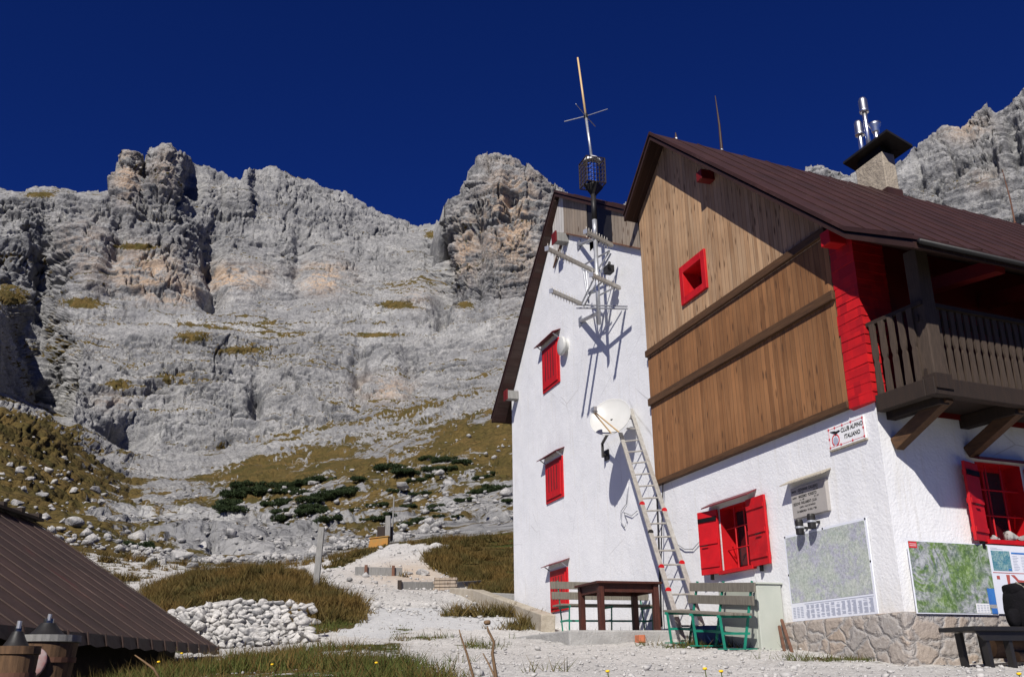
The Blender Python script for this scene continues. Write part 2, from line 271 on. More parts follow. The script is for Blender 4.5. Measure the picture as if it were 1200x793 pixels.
# ------------------------------------------------------------------ object helpers
def empty(name, label, cat, loc=(0, 0, 0), rotz=0, group=None):
    o = bpy.data.objects.new(name, None); COL.objects.link(o); o.location = tuple(float(v) for v in loc); o.rotation_euler = (0, 0, rotz)
    o.empty_display_size = .2; o['label'] = label; o['category'] = cat
    if group: o['group'] = group
    return o
def tag(o, label, cat, group=None):
    o['label'] = label; o['category'] = cat
    if group: o['group'] = group
    return o
class MB:
    def __init__(s): s.v = []; s.f = []; s.sm = False
    def add(s, vs, fs):
        b = len(s.v); s.v += [tuple(map(float, p)) for p in vs]; s.f += [tuple(i+b for i in f) for f in fs]; return s
    def box(s, x0, x1, y0, y1, z0, z1):
        return s.add([(x, y, z) for z in (z0, z1) for y in (y0, y1) for x in (x0, x1)],
                     [(0, 2, 3, 1), (4, 5, 7, 6), (0, 1, 5, 4), (2, 6, 7, 3), (0, 4, 6, 2), (1, 3, 7, 5)])
    def prism(s, pts, ext):
        n = len(pts); e = np.asarray(ext, float); a = [np.asarray(p, float) for p in pts]
        return s.add(a+[p+e for p in a], [tuple(range(n))[::-1], tuple(range(n, 2*n))]+[(i, (i+1) % n, n+(i+1) % n, n+i) for i in range(n)])
    def beam(s, p0, p1, w, h, up=(0, 0, 1)):
        p0, p1 = np.asarray(p0, float), np.asarray(p1, float); d = (p1-p0); d /= np.linalg.norm(d)
        a = np.cross(d, up); a /= np.linalg.norm(a); b = np.cross(a, d)
        q = [a*w/2*i+b*h/2*j for i, j in ((-1, -1), (1, -1), (1, 1), (-1, 1))]
        return s.prism([p0+x for x in q], p1-p0)
    def tube(s, pts, r, n=8, cap=True):
        pts = [np.asarray(p, float) for p in pts]; rs = r if hasattr(r, '__len__') else [r]*len(pts)
        vs = []; fs = []; ref = np.array([.31, .2, .93])
        for i, p in enumerate(pts):
            d = pts[min(i+1, len(pts)-1)]-pts[max(i-1, 0)]; d /= (np.linalg.norm(d)+1e-9)
            if abs(d@ref) > .97: ref = np.array([1., .1, 0])
            a = np.cross(d, ref); a /= np.linalg.norm(a); b = np.cross(d, a)
            vs += [p+rs[i]*(a*math.cos(2*math.pi*k/n)+b*math.sin(2*math.pi*k/n)) for k in range(n)]
        for i in range(len(pts)-1):
            for k in range(n): fs.append((i*n+k, i*n+(k+1) % n, (i+1)*n+(k+1) % n, (i+1)*n+k))
        if cap: fs += [tuple(range(n))[::-1], tuple(range((len(pts)-1)*n, len(pts)*n))]
        return s.add(vs, fs)
    def lathe(s, c, prof, axis=(0, 0, 1), n=24):
        ax = np.asarray(axis, float); ax /= np.linalg.norm(ax); c = np.asarray(c, float)
        return s.tube([c+ax*h for r, h in prof], [max(r, 1e-4) for r, h in prof], n) if False else s._lathe(c, prof, ax, n)
    def _lathe(s, c, prof, ax, n):
        ref = np.array([1., .0, 0]) if abs(ax[0]) < .9 else np.array([0, 1., 0]); a = np.cross(ax, ref); a /= np.linalg.norm(a); b = np.cross(ax, a)
        vs = [c+ax*h+max(r, 1e-4)*(a*math.cos(2*math.pi*k/n)+b*math.sin(2*math.pi*k/n)) for r, h in prof for k in range(n)]
        fs = [(i*n+k, i*n+(k+1) % n, (i+1)*n+(k+1) % n, (i+1)*n+k) for i in range(len(prof)-1) for k in range(n)]
        return s.add(vs, fs)
    def build(s, name, mat, parent=None, origin=None, smooth=False, bevel=0, rotz=0):
        """verts are given in the frame of `origin` (house or world); parent empties carry that frame"""
        o3 = np.zeros(3) if origin is None else np.asarray(origin, float)
        me = bpy.data.meshes.new(name); me.from_pydata([tuple(np.asarray(v)-o3) for v in s.v], [], s.f); me.update()
        import bmesh
        bm = bmesh.new(); bm.from_mesh(me); bmesh.ops.recalc_face_normals(bm, faces=bm.faces); bm.to_mesh(me); bm.free()
        if smooth:
            me.polygons.foreach_set('use_smooth', [True]*len(me.polygons)); me.update()
        me.materials.append(mat if not isinstance(mat, str) else M[mat])
        o = bpy.data.objects.new(name, me); COL.objects.link(o)
        if parent: o.parent = parent
        if bevel:
            b = o.modifiers.new('bevel', 'BEVEL'); b.width = bevel; b.segments = 2; b.limit_method = 'ANGLE'
        return o
class Thing:
    """a thing in the house frame (frame='H') or the world frame (frame='W'), with its Empty at `base`"""
    def __init__(s, name, label, cat, base, frame='H', group=None):
        s.base = np.asarray(base, float)
        if frame == 'H': s.e = empty(name, label, cat, H2W(base), TH, group)
        else: s.e = empty(name, label, cat, base, 0, group)
    def part(s, name, mb, mat, parent=None, **k):
        lab = k.pop('label', None)
        o = mb.build(name, mat, parent or s.e, s.base, **k)
        if lab: o['label'] = lab
        return o
def single(name, mb, mat, label, cat, base, frame='H', group=None, **k):
    o = mb.build(name, mat, None, base, **k); o.location = H2W(base) if frame == 'H' else tuple(base)
    o.rotation_euler = (0, 0, TH if frame == 'H' else 0)
    return tag(o, label, cat, group)
def arrmesh(name, verts, tris, mat, smooth=False, attrs=None, quads=None):
    me = bpy.data.meshes.new(name); nf = len(tris); k = tris.shape[1]
    me.vertices.add(len(verts)); me.vertices.foreach_set('co', verts.astype(np.float32).ravel())
    me.loops.add(nf*k); me.loops.foreach_set('vertex_index', tris.astype(np.int32).ravel())
    me.polygons.add(nf); me.polygons.foreach_set('loop_start', np.arange(0, nf*k, k, dtype=np.int32))
    me.polygons.foreach_set('loop_total', np.full(nf, k, dtype=np.int32))
    if smooth: me.polygons.foreach_set('use_smooth', np.ones(nf, bool))
    me.update(calc_edges=True)
    for an, av in (attrs or {}).items():
        a = me.attributes.new(an, 'FLOAT', 'POINT'); a.data.foreach_set('value', av.astype(np.float32))
    me.materials.append(mat); o = bpy.data.objects.new(name, me); COL.objects.link(o); return o

# ------------------------------------------------------------------ numpy noise
def hsh(ix, iy, iz, seed=0):
    h = (ix.astype(np.int64)*374761393 + iy.astype(np.int64)*668265263 + iz.astype(np.int64)*2147483647 + seed*974711) & 0xffffffff
    h = ((h ^ (h >> 13))*1274126177) & 0xffffffff; h = ((h ^ (h >> 16))*2246822519) & 0xffffffff
    return ((h ^ (h >> 15)) & 0xffffff).astype(np.float32)/16777216.0
def vnoise(P, seed=0):
    i = np.floor(P); f = (P-i).astype(np.float32); i = i.astype(np.int64); f = f*f*f*(f*(f*6-15)+10); r = 0
    for dx in (0, 1):
        wx = f[:, 0] if dx else 1-f[:, 0]
        for dy in (0, 1):
            wy = f[:, 1] if dy else 1-f[:, 1]
            for dz in (0, 1):
                wz = f[:, 2] if dz else 1-f[:, 2]
                r = r+wx*wy*wz*hsh(i[:, 0]+dx, i[:, 1]+dy, i[:, 2]+dz, seed)
    return r
def fbm(P, o=4, seed=0, g=.5):
    s = 0; a = 1; t = 0
    for k in range(o): s = s+a*vnoise(P*2.03**k+k*17.3, seed+k); t += a; a *= g
    return s/t
def ridged(P, o=4, seed=0, g=.55):
    s = 0; a = 1; t = 0
    for k in range(o): s = s+a*(1-np.abs(2*vnoise(P*2.07**k+k*11.7, seed+k)-1)); t += a; a *= g
    return s/t
def worley(P, seed=0):
    i = np.floor(P).astype(np.int64); f = P-i; F1 = np.full(len(P), 9., np.float32); F2 = F1.copy(); ID = np.zeros(len(P), np.float32)
    for dx in (-1, 0, 1):
        for dy in (-1, 0, 1):
            for dz in (-1, 0, 1):
                a, b, c = i[:, 0]+dx, i[:, 1]+dy, i[:, 2]+dz
                h1 = hsh(a, b, c, seed); h2 = hsh(a, b, c, seed+5); h3 = hsh(a, b, c, seed+9)
                d = np.sqrt((dx+h1-f[:, 0])**2+(dy+h2-f[:, 1])**2+(dz+h3-f[:, 2])**2).astype(np.float32)
                m = d < F1; F2 = np.where(m, F1, np.minimum(F2, d)); ID = np.where(m, h1, ID); F1 = np.where(m, d, F1)
    return F1, F2, ID
def sstep(a, b, x):
    t = np.clip((x-a)/(b-a), 0, 1); return t*t*(3-2*t)

# ------------------------------------------------------------------ ground height (near)
CTRL = []
def c_(px, py, Y): p = atY(px, py, Y); CTRL.append((p[0], p[1], p[2]))
def w_(x, y, z): CTRL.append((x, y, z))
for x in (-12, -4, 0, 4, 12): w_(x, -3, -1.75); w_(x, 1.5, -1.35)
w_(-3, 4.5, -.75); w_(0, 4.5, -.55); w_(3, 4.5, -.45); w_(7, 4.5, -.4)
for px, py, Y in [(200, 800, 7.5), (330, 797, 7.5), (480, 797, 7.6), (600, 794, 8), (800, 794, 8), (1000, 795, 8.2), (1180, 793, 8.5), (300, 776, 10.5), (420, 778, 10.5),
    (560, 776, 11), (700, 775, 11), (850, 776, 11), (1000, 781, 10.5), (520, 757, 14), (660, 762, 14), (780, 762, 13), (560, 745, 17), (640, 748, 18.5), (420, 752, 14.5),
    (300, 757, 17.5), (400, 741, 17.5), (230, 766, 14.5), (370, 750, 17), (480, 732, 19), (545, 728, 20.5), (440, 717, 22), (500, 715, 22.5), (560, 716, 24), (600, 716, 25.5), (420, 722, 20.5),
    (395, 706, 24), (440, 700, 26), (500, 700, 27), (560, 699, 28), (600, 706, 28), (230, 688, 25), (290, 671, 26), (330, 672, 26), (370, 692, 25), (350, 700, 21.5), (280, 697, 20.6), (210, 716, 20.6), (180, 700, 24), (150, 700, 27),
    (405, 712, 21.5), (415, 720, 20), (200, 681, 33), (240, 677, 36), (130, 676, 36), (60, 665, 36), (0, 650, 36), (-120, 640, 36), (420, 690, 30), (450, 678, 33), (520, 691, 31), (570, 690, 33), (603, 690, 35), (470, 664, 38), (430, 667, 38), (500, 668, 38), (540, 660, 40), (600, 655, 41),
    (400, 662, 41), (350, 672, 40), (440, 640, 45), (500, 632, 46), (560, 625, 47), (605, 612, 48), (380, 655, 47), (300, 658, 47), (200, 655, 47), (100, 640, 47), (0, 622, 47), (-120, 610, 47)]: c_(px, py, Y)
for u, z in ((0, .06), (1.2, .17), (2.3, .27), (3.5, .38), (4.7, .50), (7.2, .62), (9, .72), (10.8, .88), (13.7, 1.45)):
    p = H2W((u, 0, 0)); w_(p[0], p[1], z)
    p = H2W((u, -2.0, 0)); w_(p[0], p[1], z+.05)
for w in (1, 3, 6, 10): p = H2W(Cp(w, 0)); w_(p[0], p[1], .05-.01*w); p = H2W(Cp(w, 0, 1.6)); w_(p[0], p[1], -.02)
for x, y, z in ((-5, 9, -.3), (-5, 13, -.02), (-9, 12, -.1), (-8, 18, .5), (-12, 25, 1.6), (-16, 40, 4.6), (-22, 47, 7), (-30, 30, 4), (-20, 5, -1), (10, 30, 3), (16, 20, 1.2), (25, 30, 4), (20, 5, -.5), (14, 44, 7), (28, 44, 8), (-35, 45, 10)): w_(x, y, z)
CT = np.array(CTRL); _n = len(CT)
def _U(r2): return .5*r2*np.log(r2+1e-9)
_D = ((CT[:, None, :2]-CT[None, :, :2])**2).sum(-1); _A = np.zeros((_n+3, _n+3)); _A[:_n, :_n] = _U(_D)+np.eye(_n)*2.0
_A[:_n, _n] = 1; _A[:_n, _n+1:] = CT[:, :2]; _A[_n, :_n] = 1; _A[_n+1:, :_n] = CT[:, :2].T
_W = np.linalg.solve(_A, np.concatenate([CT[:, 2], np.zeros(3)]))
def G(x, y):
    x = np.atleast_1d(np.asarray(x, float)); y = np.atleast_1d(np.asarray(y, float)); out = np.empty(x.shape)
    for a in range(0, len(x), 20000):
        xx, yy = x[a:a+20000], y[a:a+20000]
        out[a:a+20000] = _U((xx[:, None]-CT[:, 0])**2+(yy[:, None]-CT[:, 1])**2)@_W[:_n]+_W[_n]+_W[_n+1]*xx+_W[_n+2]*yy
    return out
def G1(x, y): return float(G([x], [y])[0])

# ------------------------------------------------------------------ terrain grid
RSEAM = 46.0
CURVES = [  # (radius table, photo heights) : iso-lines of the slopes and walls behind the hut
 ('a', [(-300, 75), (1400, 75)], [(-300, 610), (0, 612), (60, 622), (150, 640), (250, 651), (350, 645), (430, 627), (500, 612), (605, 598), (1500, 598)], 42),
 ('b', [(-300, 125), (1400, 125)], [(-300, 545), (0, 560), (60, 590), (120, 607), (200, 617), (300, 612), (400, 590), (500, 568), (605, 548), (1500, 545)], 46),
 ('c', [(-300, 205), (1400, 205)], [(-300, 440), (0, 486), (50, 512), (100, 550), (150, 580), (250, 580), (350, 558), (450, 536), (550, 505), (620, 488), (1500, 470)], 56),
 ('d', [(-300, 330), (0, 350), (100, 340), (1400, 330)], [(-300, 430), (0, 478), (50, 497), (100, 528), (150, 555), (250, 556), (330, 536), (430, 516), (520, 495), (620, 462), (1500, 440)], 36),
 ('e', [(-300, 410), (-8, 420), (4, 470), (40, 560), (60, 590), (84, 480), (140, 484), (200, 490), (1400, 480)], [(-300, 420), (0, 460), (60, 480), (120, 512), (170, 530), (300, 515), (420, 495), (520, 460), (620, 430), (1500, 380)], 36),
 ('f', [(-300, 450), (-14, 460), (-2, 520), (30, 650), (50, 660), (78, 575), (140, 575), (250, 565), (330, 580), (600, 570), (1400, 540)], [(-300, 350), (0, 370), (60, 385), (120, 392), (200, 388), (300, 392), (420, 392), (520, 388), (620, 365), (1500, 330)], 110),
 ('g', [(-300, 640), (0, 670), (60, 680), (90, 630), (300, 630), (480, 630), (560, 605), (1400, 580)], [(-300, 330), (0, 338), (60, 352), (120, 350), (200, 352), (300, 360), (400, 352), (500, 346), (560, 352), (640, 342), (1500, 290)], 42),
 ('h', [(-300, 700), (0, 715), (200, 700), (230, 712), (330, 712), (420, 735), (500, 740), (530, 655), (560, 645), (1400, 630)], [(-300, 235), (0, 238), (60, 240), (130, 240), (215, 246), (260, 272), (340, 285), (430, 300), (505, 312), (535, 285), (640, 268), (1500, 190)], 110),
 ('i', [(-300, 750), (0, 765), (134, 775), (138, 742), (150, 736), (165, 742), (170, 760), (178, 734), (195, 730), (212, 738), (218, 782), (264, 800), (270, 782), (290, 785), (298, 815), (480, 850), (512, 840), (520, 690), (560, 672), (640, 680), (1400, 670)],
       [(-300, 222), (0, 217), (12, 222), (30, 224), (62, 221), (90, 228), (115, 226), (136, 224), (138, 196), (142, 184), (150, 181), (165, 182), (168, 192), (175, 176), (190, 172), (205, 174), (213, 184), (216, 179), (232, 190), (255, 199), (268, 204), (283, 208), (290, 200), (306, 201), (325, 199), (345, 207), (365, 212), (385, 217), (405, 227), (420, 235), (450, 250), (475, 259), (495, 267), (505, 263), (517, 259), (519, 244), (525, 236), (540, 229), (543, 210), (549, 199), (560, 187), (580, 180), (605, 187), (630, 197), (650, 213), (668, 226), (700, 240), (735, 236), (770, 240), (850, 215), (900, 205), (935, 200), (950, 190), (960, 188), (975, 197), (990, 205), (1040, 200), (1062, 182), (1072, 172), (1082, 166), (1105, 152), (1128, 149), (1138, 134), (1148, 126), (1158, 118), (1166, 128), (1180, 120), (1192, 104), (1200, 98), (1230, 85), (1300, 60), (1500, 40)], 70)]
A0, A1, DA = math.radians(-39), math.radians(43), math.radians(.062)
AZ = np.arange(A0, A1, DA); NA = len(AZ)
def to_az(tab):
    az = []; el = []
    for px, py in tab:
        d = ray(px, py); az.append(math.atan2(d[0], d[1])); el.append(math.atan2(d[2], math.hypot(d[0], d[1])))
    return np.interp(AZ, az, el)
rows_r = []; rows_z = []
rr = np.concatenate([np.linspace(1.2, 6, 8)[:-1], np.geomspace(6, RSEAM, 120)])
SX, SY = np.sin(AZ), np.cos(AZ)
for r in rr:
    rows_r.append(np.full(NA, r)); rows_z.append(G(SX*r, SY*r))
NNEAR = len(rr); prev_r, prev_e = rows_r[-1], np.arctan2(rows_z[-1], rows_r[-1]); segid = [0]*NNEAR; tpar = [0]*NNEAR
for ci, (nm, rt, yt, n) in enumerate(CURVES):
    e = to_az(yt); dref = [ray(px, np.interp(px, [a for a, b in yt], [b for a, b in yt])) for px, _ in rt]
    r = np.interp(AZ, [math.atan2(d[0], d[1]) for d in dref], [b for a, b in rt])
    for k in range(1, n+1):
        t = k/n; q = prev_r*(1-t)+r*t; ee = prev_e*(1-t)+e*t
        rows_r.append(q); rows_z.append(np.tan(ee)*q); segid.append(ci+1); tpar.append(t)
    prev_r, prev_e = r, e
for k in range(1, 7):
    rows_r.append(prev_r+k*22); rows_z.append(rows_z[-1]-14-2*k); segid.append(10); tpar.append(1)
R_ = np.array(rows_r); Z_ = np.array(rows_z); NR = len(R_)
P = np.stack([R_*SX, R_*SY, Z_], -1)
def gnormals(P):
    du = np.gradient(P, axis=1); dv = np.gradient(P, axis=0); n = np.cross(du, dv); n /= np.linalg.norm(n, axis=-1, keepdims=True)+1e-9
    return n*np.sign((n[..., 2:3]*1+1e-3)+(-(n*P).sum(-1, keepdims=True)/ (np.linalg.norm(P, axis=-1, keepdims=True))*.5))
Nn = gnormals(P)
for _ in range(10):       # smooth the direction of displacement
    Nn[1:-1] = (Nn[:-2]+2*Nn[1:-1]+Nn[2:])/4; Nn[:, 1:-1] = (Nn[:, :-2]+2*Nn[:, 1:-1]+Nn[:, 2:])/4
Nn /= np.linalg.norm(Nn, axis=-1, keepdims=True)
seg = np.array(segid)[:, None]*np.ones((1, NA)); tp = np.array(tpar)[:, None]*np.ones((1, NA))
J0 = NNEAR-1
Q = P[J0:].reshape(-1, 3).copy(); sg = seg[J0:].reshape(-1); tt = tp[J0:].reshape(-1); rq = R_[J0:].reshape(-1); azq = (np.ones((NR-J0, 1))*AZ).reshape(-1)
steep = 1-np.clip(Nn[J0:].reshape(-1, 3)[:, 2], 0, 1)
far = sstep(210, 400, rq); mid = sstep(48, 80, rq)*(1-sstep(330, 480, rq)); top = np.where(sg >= 9, 1-.75*sstep(.45, 1, tt), 1); top = np.where(sg >= 10, .25, top)
h = np.zeros(len(Q))
warp = np.stack([fbm(Q/40, 3, 1), fbm(Q/40, 3, 2), fbm(Q/40, 3, 3)], -1)-.5
Qw = Q+warp*22
sk = .45+.55*sstep(.15, .5, steep)
h += far*top*(15*(ridged(Qw/[150, 150, 340], 3, 10)-.62)+6*(fbm(Qw/[60, 60, 60], 3, 20)-.5)*2)
def stepped(n, k, e=.12):                      # flat facets joined by short abrupt steps
    q = n*k; f = q-np.floor(q); return (np.floor(q)+sstep(1-e, 1, f)+.25*(f-.5))/k
h += far*top*sk*26*(stepped(fbm(Qw/[75, 75, 150], 3, 30), 9)-.5)
h += far*(.4+.6*top)*sk*12*(stepped(fbm((Q+warp*8)/[24, 24, 40], 3, 31), 7)-.5)
h += far*(.3+.7*top)*sk*5*(stepped(fbm((Q+warp*4)/[8, 8, 11], 3, 32), 6)-.5)
# long joints: gullies down the walls, bedding cracks across them
for sc_, sd, am, wd in (([120, 120, 16], 41, 6.5, .012), ([40, 40, 6], 42, 3.2, .018), ([22, 22, 120], 43, 6, .012), ([9, 9, 60], 44, 2.6, .016), ([5, 5, 26], 45, 1.2, .02), ([20, 20, 3.2], 46, 1.4, .022)):
    ln = fbm((Q+warp*10)/sc_, 4, sd); h -= far*sk*(.4+.6*top)*1.35*am*np.exp(-((ln-.5)/wd)**2)*sstep(.34, .54, fbm(Q/55, 2, sd+9))
bed = Q[:, 2]+warp[:, 2]*20+.12*Q[:, 0]*np.where(azq < .0, 1, -1)
for th, am, e, sd in ((31, 11, .10, 1), (11.5, 6.5, .10, 2), (4.3, 2.5, .14, 3)):
    st = bed/th+.8*fbm(Q/70, 2, 60+sd); stf = st-np.floor(st); msk = .35+.65*sstep(.35, .6, vnoise(np.c_[np.floor(st)*7.1, Q[:, 0]/60, Q[:, 1]/60], 70+sd))
    h += far*(.3+.7*top)*sk*am*msk*(np.where(stf < 1-e, stf/(1-e), (1-stf)/e)-.5)
h += far*.7*(fbm(Q/2.6, 3, 40)-.5)*2
# middle distance: karst hummocks, slabs and blocks
slab = ridged((Q+warp*8)/[14, 14, 9], 4, 50)
dg = ridged((Q[:, [0, 1, 2]]@np.array([[.8, .1, .5], [-.6, .2, .3], [0, 1., .8]])+warp*8)/[30, 12, 7], 4, 57)
h += mid*(4.5*(fbm(Q/26, 4, 51)-.5)+2.0*(slab-.6)+4.2*(dg-.6))
rk = sstep(.42, .58, fbm(Q/15, 3, 52))
b1, b2, bi = worley((Q+warp*3)/[3.4, 3.4, 2.6], 53); h += mid*(.3+.7*rk)*(2.4*(bi-.5)*sstep(0, .08, b2-b1)-1.0*np.exp(-(b2-b1)*10))
b1, b2, bi = worley(Q/[1.3, 1.3, 1.1], 54); h += mid*(.25+.75*rk)*(.55*(bi-.5))
h *= np.where(sg <= 1, sstep(0, .35, tt), 1)
gr = np.abs(np.gradient(R_, axis=1))/(R_*DA)
for _ in range(6): gr[:, 1:-1] = (gr[:, :-2]+gr[:, 1:-1]+gr[:, 2:])/3
h /= 1+(gr[J0:].reshape(-1)/3.8)**2*.6
# deep gully in shade at the left edge, and a cave in the lower wall
def gauss(px, py, sx, sy):
    d = ray(px, py); a = math.atan2(d[0], d[1]); e = math.atan2(d[2], math.hypot(d[0], d[1])); eq = np.arctan2(Q[:, 2], rq)
    return np.exp(-((azq-a)/(sx/F))**2-((eq-e)/(sy/F))**2)
h -= 34*gauss(152, 506, 16, 14)*far
for g in ((250, 300, 10, 34, 26), (135, 300, 8, 40, 12), (228, 215, 7, 22, 16), (352, 300, 9, 40, 10), (48, 330, 9, 50, 12), (420, 440, 8, 30, 14), (300, 470, 8, 30, 12), (515, 330, 10, 50, 18), (600, 240, 10, 30, 14), (478, 420, 9, 30, 10), (560, 300, 8, 60, 12), (250, 345, 12, 12, 14), (1075, 200, 6, 16, 12), (1160, 190, 7, 30, 14), (1185, 160, 6, 24, 12)):
    h -= .85*g[4]*gauss(*g[:4])*far*(.4+1.2*vnoise(Q/9, 99))
for g in ((205, 305, 34, 38, 14), (290, 330, 34, 30, 12), (385, 330, 36, 34, 13), (95, 290, 30, 40, 12), (25, 290, 24, 44, 12), (150, 205, 12, 30, 10), (195, 205, 16, 34, 14), (590, 240, 40, 50, 18), (350, 460, 44, 36, 10), (450, 450, 30, 40, 8), (1110, 190, 20, 40, 14)):
    h += .5*g[4]*gauss(*g[:4])*far
Nq = Nn[J0:].reshape(-1, 3)
# walls move towards the viewer's side of their own normal, flattened
D = Nq.copy(); D[:, 2] *= .6
Q2 = Q+D*h[:, None]
tm = (sg >= 9)*sstep(.55, 1, tt); w1, w2, wi = worley(Q/[9, 9, 40], 88); v1, v2, vi = worley(Q/[4, 4, 30], 89); Q2[:, 2] += tm*(4.5*(wi-.5)+1.8*(vi-.5)+7*(fbm(Q/22, 3, 87)-.5))
P[J0+1:] = Q2.reshape(NR-J0, NA, 3)[1:]
# small relief on near ground
Pn = P[:J0+1].reshape(-1, 3); rn = np.hypot(Pn[:, 0], Pn[:, 1])
P[:J0+1, :, 2] += ((fbm(np.c_[Pn[:, :2]/1.6, np.zeros(len(Pn))], 4, 60)-.5)*.16*sstep(3, 30, rn)+(fbm(np.c_[Pn[:, :2]/.35, np.zeros(len(Pn))], 3, 61)-.5)*.05).reshape(J0+1, NA)*(1-sstep(44, 46, rn)).reshape(J0+1, NA)
# masks
Nf = gnormals(P); allP = P.reshape(-1, 3); nzf = Nf.reshape(-1, 3)[:, 2]; rall = np.hypot(allP[:, 0], allP[:, 1])
cam = np.stack([allP@RT, allP@UP, allP@FW], -1); PXX = 600+F*cam[:, 0]/np.maximum(cam[:, 2], .1); PYY = 396.5-F*cam[:, 1]/np.maximum(cam[:, 2], .1)
wxy = np.c_[allP[:, :2]/30, allP[:, 2]/30]
n30 = fbm(wxy, 3, 70); n8 = fbm(wxy*4, 3, 71)
veg = np.zeros(len(allP))
farm = sstep(250, 420, rall); vf = sstep(.55, .85, nzf)*sstep(.46, .62, n30)*.52+.10
midv = .53+1.3*(n30-.5)+1.1*(n8-.5)-.25*sstep(.0, .5, .75-nzf)
vf = vf+.42*sstep(.56, .64, fbm(allP/[55, 55, 7], 4, 73))*sstep(.42, .62, nzf)*sstep(0, 1, PYY-300)
veg = vf*farm+midv*(1-farm)
def blob(x, y, sx, sy, v):      # grassy (or bare) areas of the slopes
    global veg
    veg = veg+v*np.exp(-((PXX-x)/sx)**2-((PYY-y)/sy)**2)*(rall > 40)
for b in ((20, 560, 90, 60, .55), (90, 590, 60, 30, .3), (0, 500, 50, 30, .4), (300, 575, 60, 20, .35), (440, 560, 70, 22, .5), (420, 600, 130, 34, .22), (300, 640, 60, 14, .12), (560, 520, 60, 26, .6), (230, 560, 50, 16, -.3), (190, 560, 30, 18, -.3), (200, 650, 50, 25, -.25), (330, 640, 70, 18, -.2), (430, 560, 40, 10, -.1),
    (160, 289, 30, 4, .9), (95, 355, 26, 7, .9), (15, 350, 22, 9, .9), (225, 395, 26, 9, .7), (285, 410, 36, 4, .8), (315, 378, 20, 4, .6), (465, 357, 24, 5, .9), (545, 357, 14, 4, .8), (440, 392, 40, 3.5, .7), (140, 450, 18, 8, .7), (200, 440, 22, 5, .5), (300, 537, 12, 5, .7), (250, 525, 18, 8, .4), (300, 552, 16, 6, .6), (48, 228, 20, 4, .8), (505, 275, 8, 5, .8), (330, 240, 20, 3, .4), (590, 545, 20, 40, .2), (580, 570, 50, 12, -.3)): blob(*b)
ochre = np.zeros(len(allP)); eall = 0
for x, y, sx, sy, v in ((170, 320, 40, 26, .9), (275, 325, 34, 14, 1), (380, 325, 26, 16, 1), (150, 205, 16, 26, .8), (195, 200, 16, 26, .4), (600, 255, 30, 60, .95), (545, 290, 14, 34, .8), (450, 455, 30, 14, .6), (100, 290, 30, 30, .35), (490, 345, 20, 14, .3), (130, 470, 20, 10, .3), (1130, 150, 26, 14, .5), (1150, 210, 20, 12, .3), (215, 345, 30, 12, .6)):
    ochre += v*np.exp(-((PXX-x)/sx)**2-((PYY-y)/sy)**2)
ochre = np.clip(ochre, 0, 1)*sstep(.35, .55, 1-nzf)*(rall > 300)
# near ground masks
near = rall <= RSEAM+.5
def poly_mask(poly, soft=0):
    inside = np.zeros(len(allP), bool); j = len(poly)-1
    for i in range(len(poly)):
        xi, yi = poly[i]; xj, yj = poly[j]
        c = ((yi > PYY) != (yj > PYY)) & (PXX < (xj-xi)*(PYY-yi)/(yj-yi+1e-9)+xi); inside ^= c; j = i
    return inside
nv = np.full(len(allP), .12)
for poly, v in (([(-400, 1500), (-400, 745), (60, 745), (250, 757), (215, 778), (300, 765), (470, 752), (465, 775), (540, 800), (600, 1500)], .62),
    ([(160, 712), (180, 690), (230, 670), (330, 668), (380, 690), (424, 714), (415, 735), (370, 742), (340, 722), (370, 705), (260, 702), (195, 722)], 1.0),
    ([(375, 668), (400, 655), (430, 630), (600, 600), (603, 700), (560, 692), (505, 665), (495, 650), (545, 640), (460, 636), (400, 664)], .9), ([(-400, 700), (-400, 600), (430, 600), (430, 630), (390, 658), (330, 668), (200, 668), (140, 690)], .42),
    ([(505, 664), (498, 648), (520, 640), (603, 600), (603, 694), (575, 690)], 1.0)):
    nv = np.where(poly_mask(poly) & near, v, nv)
for x, y, sx, sy in ((560, 757, 30, 4), (500, 747, 40, 3), (610, 735, 40, 2.5), (560, 722, 50, 2.5), (620, 700, 30, 3), (700, 747, 90, 4), (820, 757, 60, 4), (1000, 771, 80, 5), (470, 738, 20, 4), (560, 690, 14, 5)):
    nv += .45*np.exp(-((PXX-x)/sx)**2-((PYY-y)/sy)**2)
nv -= .5*np.exp(-((PXX-230)/40)**2-((PYY-770)/5)**2)+.4*np.exp(-((PXX-420)/60)**2-((PYY-768)/5)**2)
nv = nv-.4*np.exp(-((PXX-235)/30)**2-((PYY-682)/4)**2)
nv = np.where(rall < 6.2, .85, nv)
veg = np.where(near, nv, veg)
earth = np.where(near, np.exp(-((PXX-480)/60)**2-((PYY-672)/14)**2), 0)
paved = np.where(near & poly_mask([(405, 722), (440, 712), (590, 712), (640, 736), (560, 738), (500, 735), (450, 748), (395, 745)]), .75, 0.1)
def quadgrid(j0, j1):
    i = np.arange(NA-1); j = np.arange(j0, j1)
    a = (j[:, None]*NA+i[None, :]).ravel(); return np.stack([a, a+1, a+NA+1, a+NA], 1)
JM = [k for k in range(NR) if segid[k] >= 4][0]          # where the walls of the mountain begin
def terrain(name, j0, j1, mat, at):
    q = quadgrid(j0, j1-1); lo = j0*NA; v = allP[lo:j1*NA]
    o = arrmesh(name, v, q-lo, mat, name == 'ground', {k: a[lo:j1*NA] for k, a in at.items()}); o['kind'] = 'structure'; return o
terrain('ground', 0, NNEAR, M['ground'], dict(veg=veg, earth=earth, paved=paved))
terrain('hillside', NNEAR-1, JM, M['rock'], dict(veg=veg, ochre=ochre))
terrain('mountain', JM-1, NR, M['rock'], dict(veg=veg, ochre=ochre))
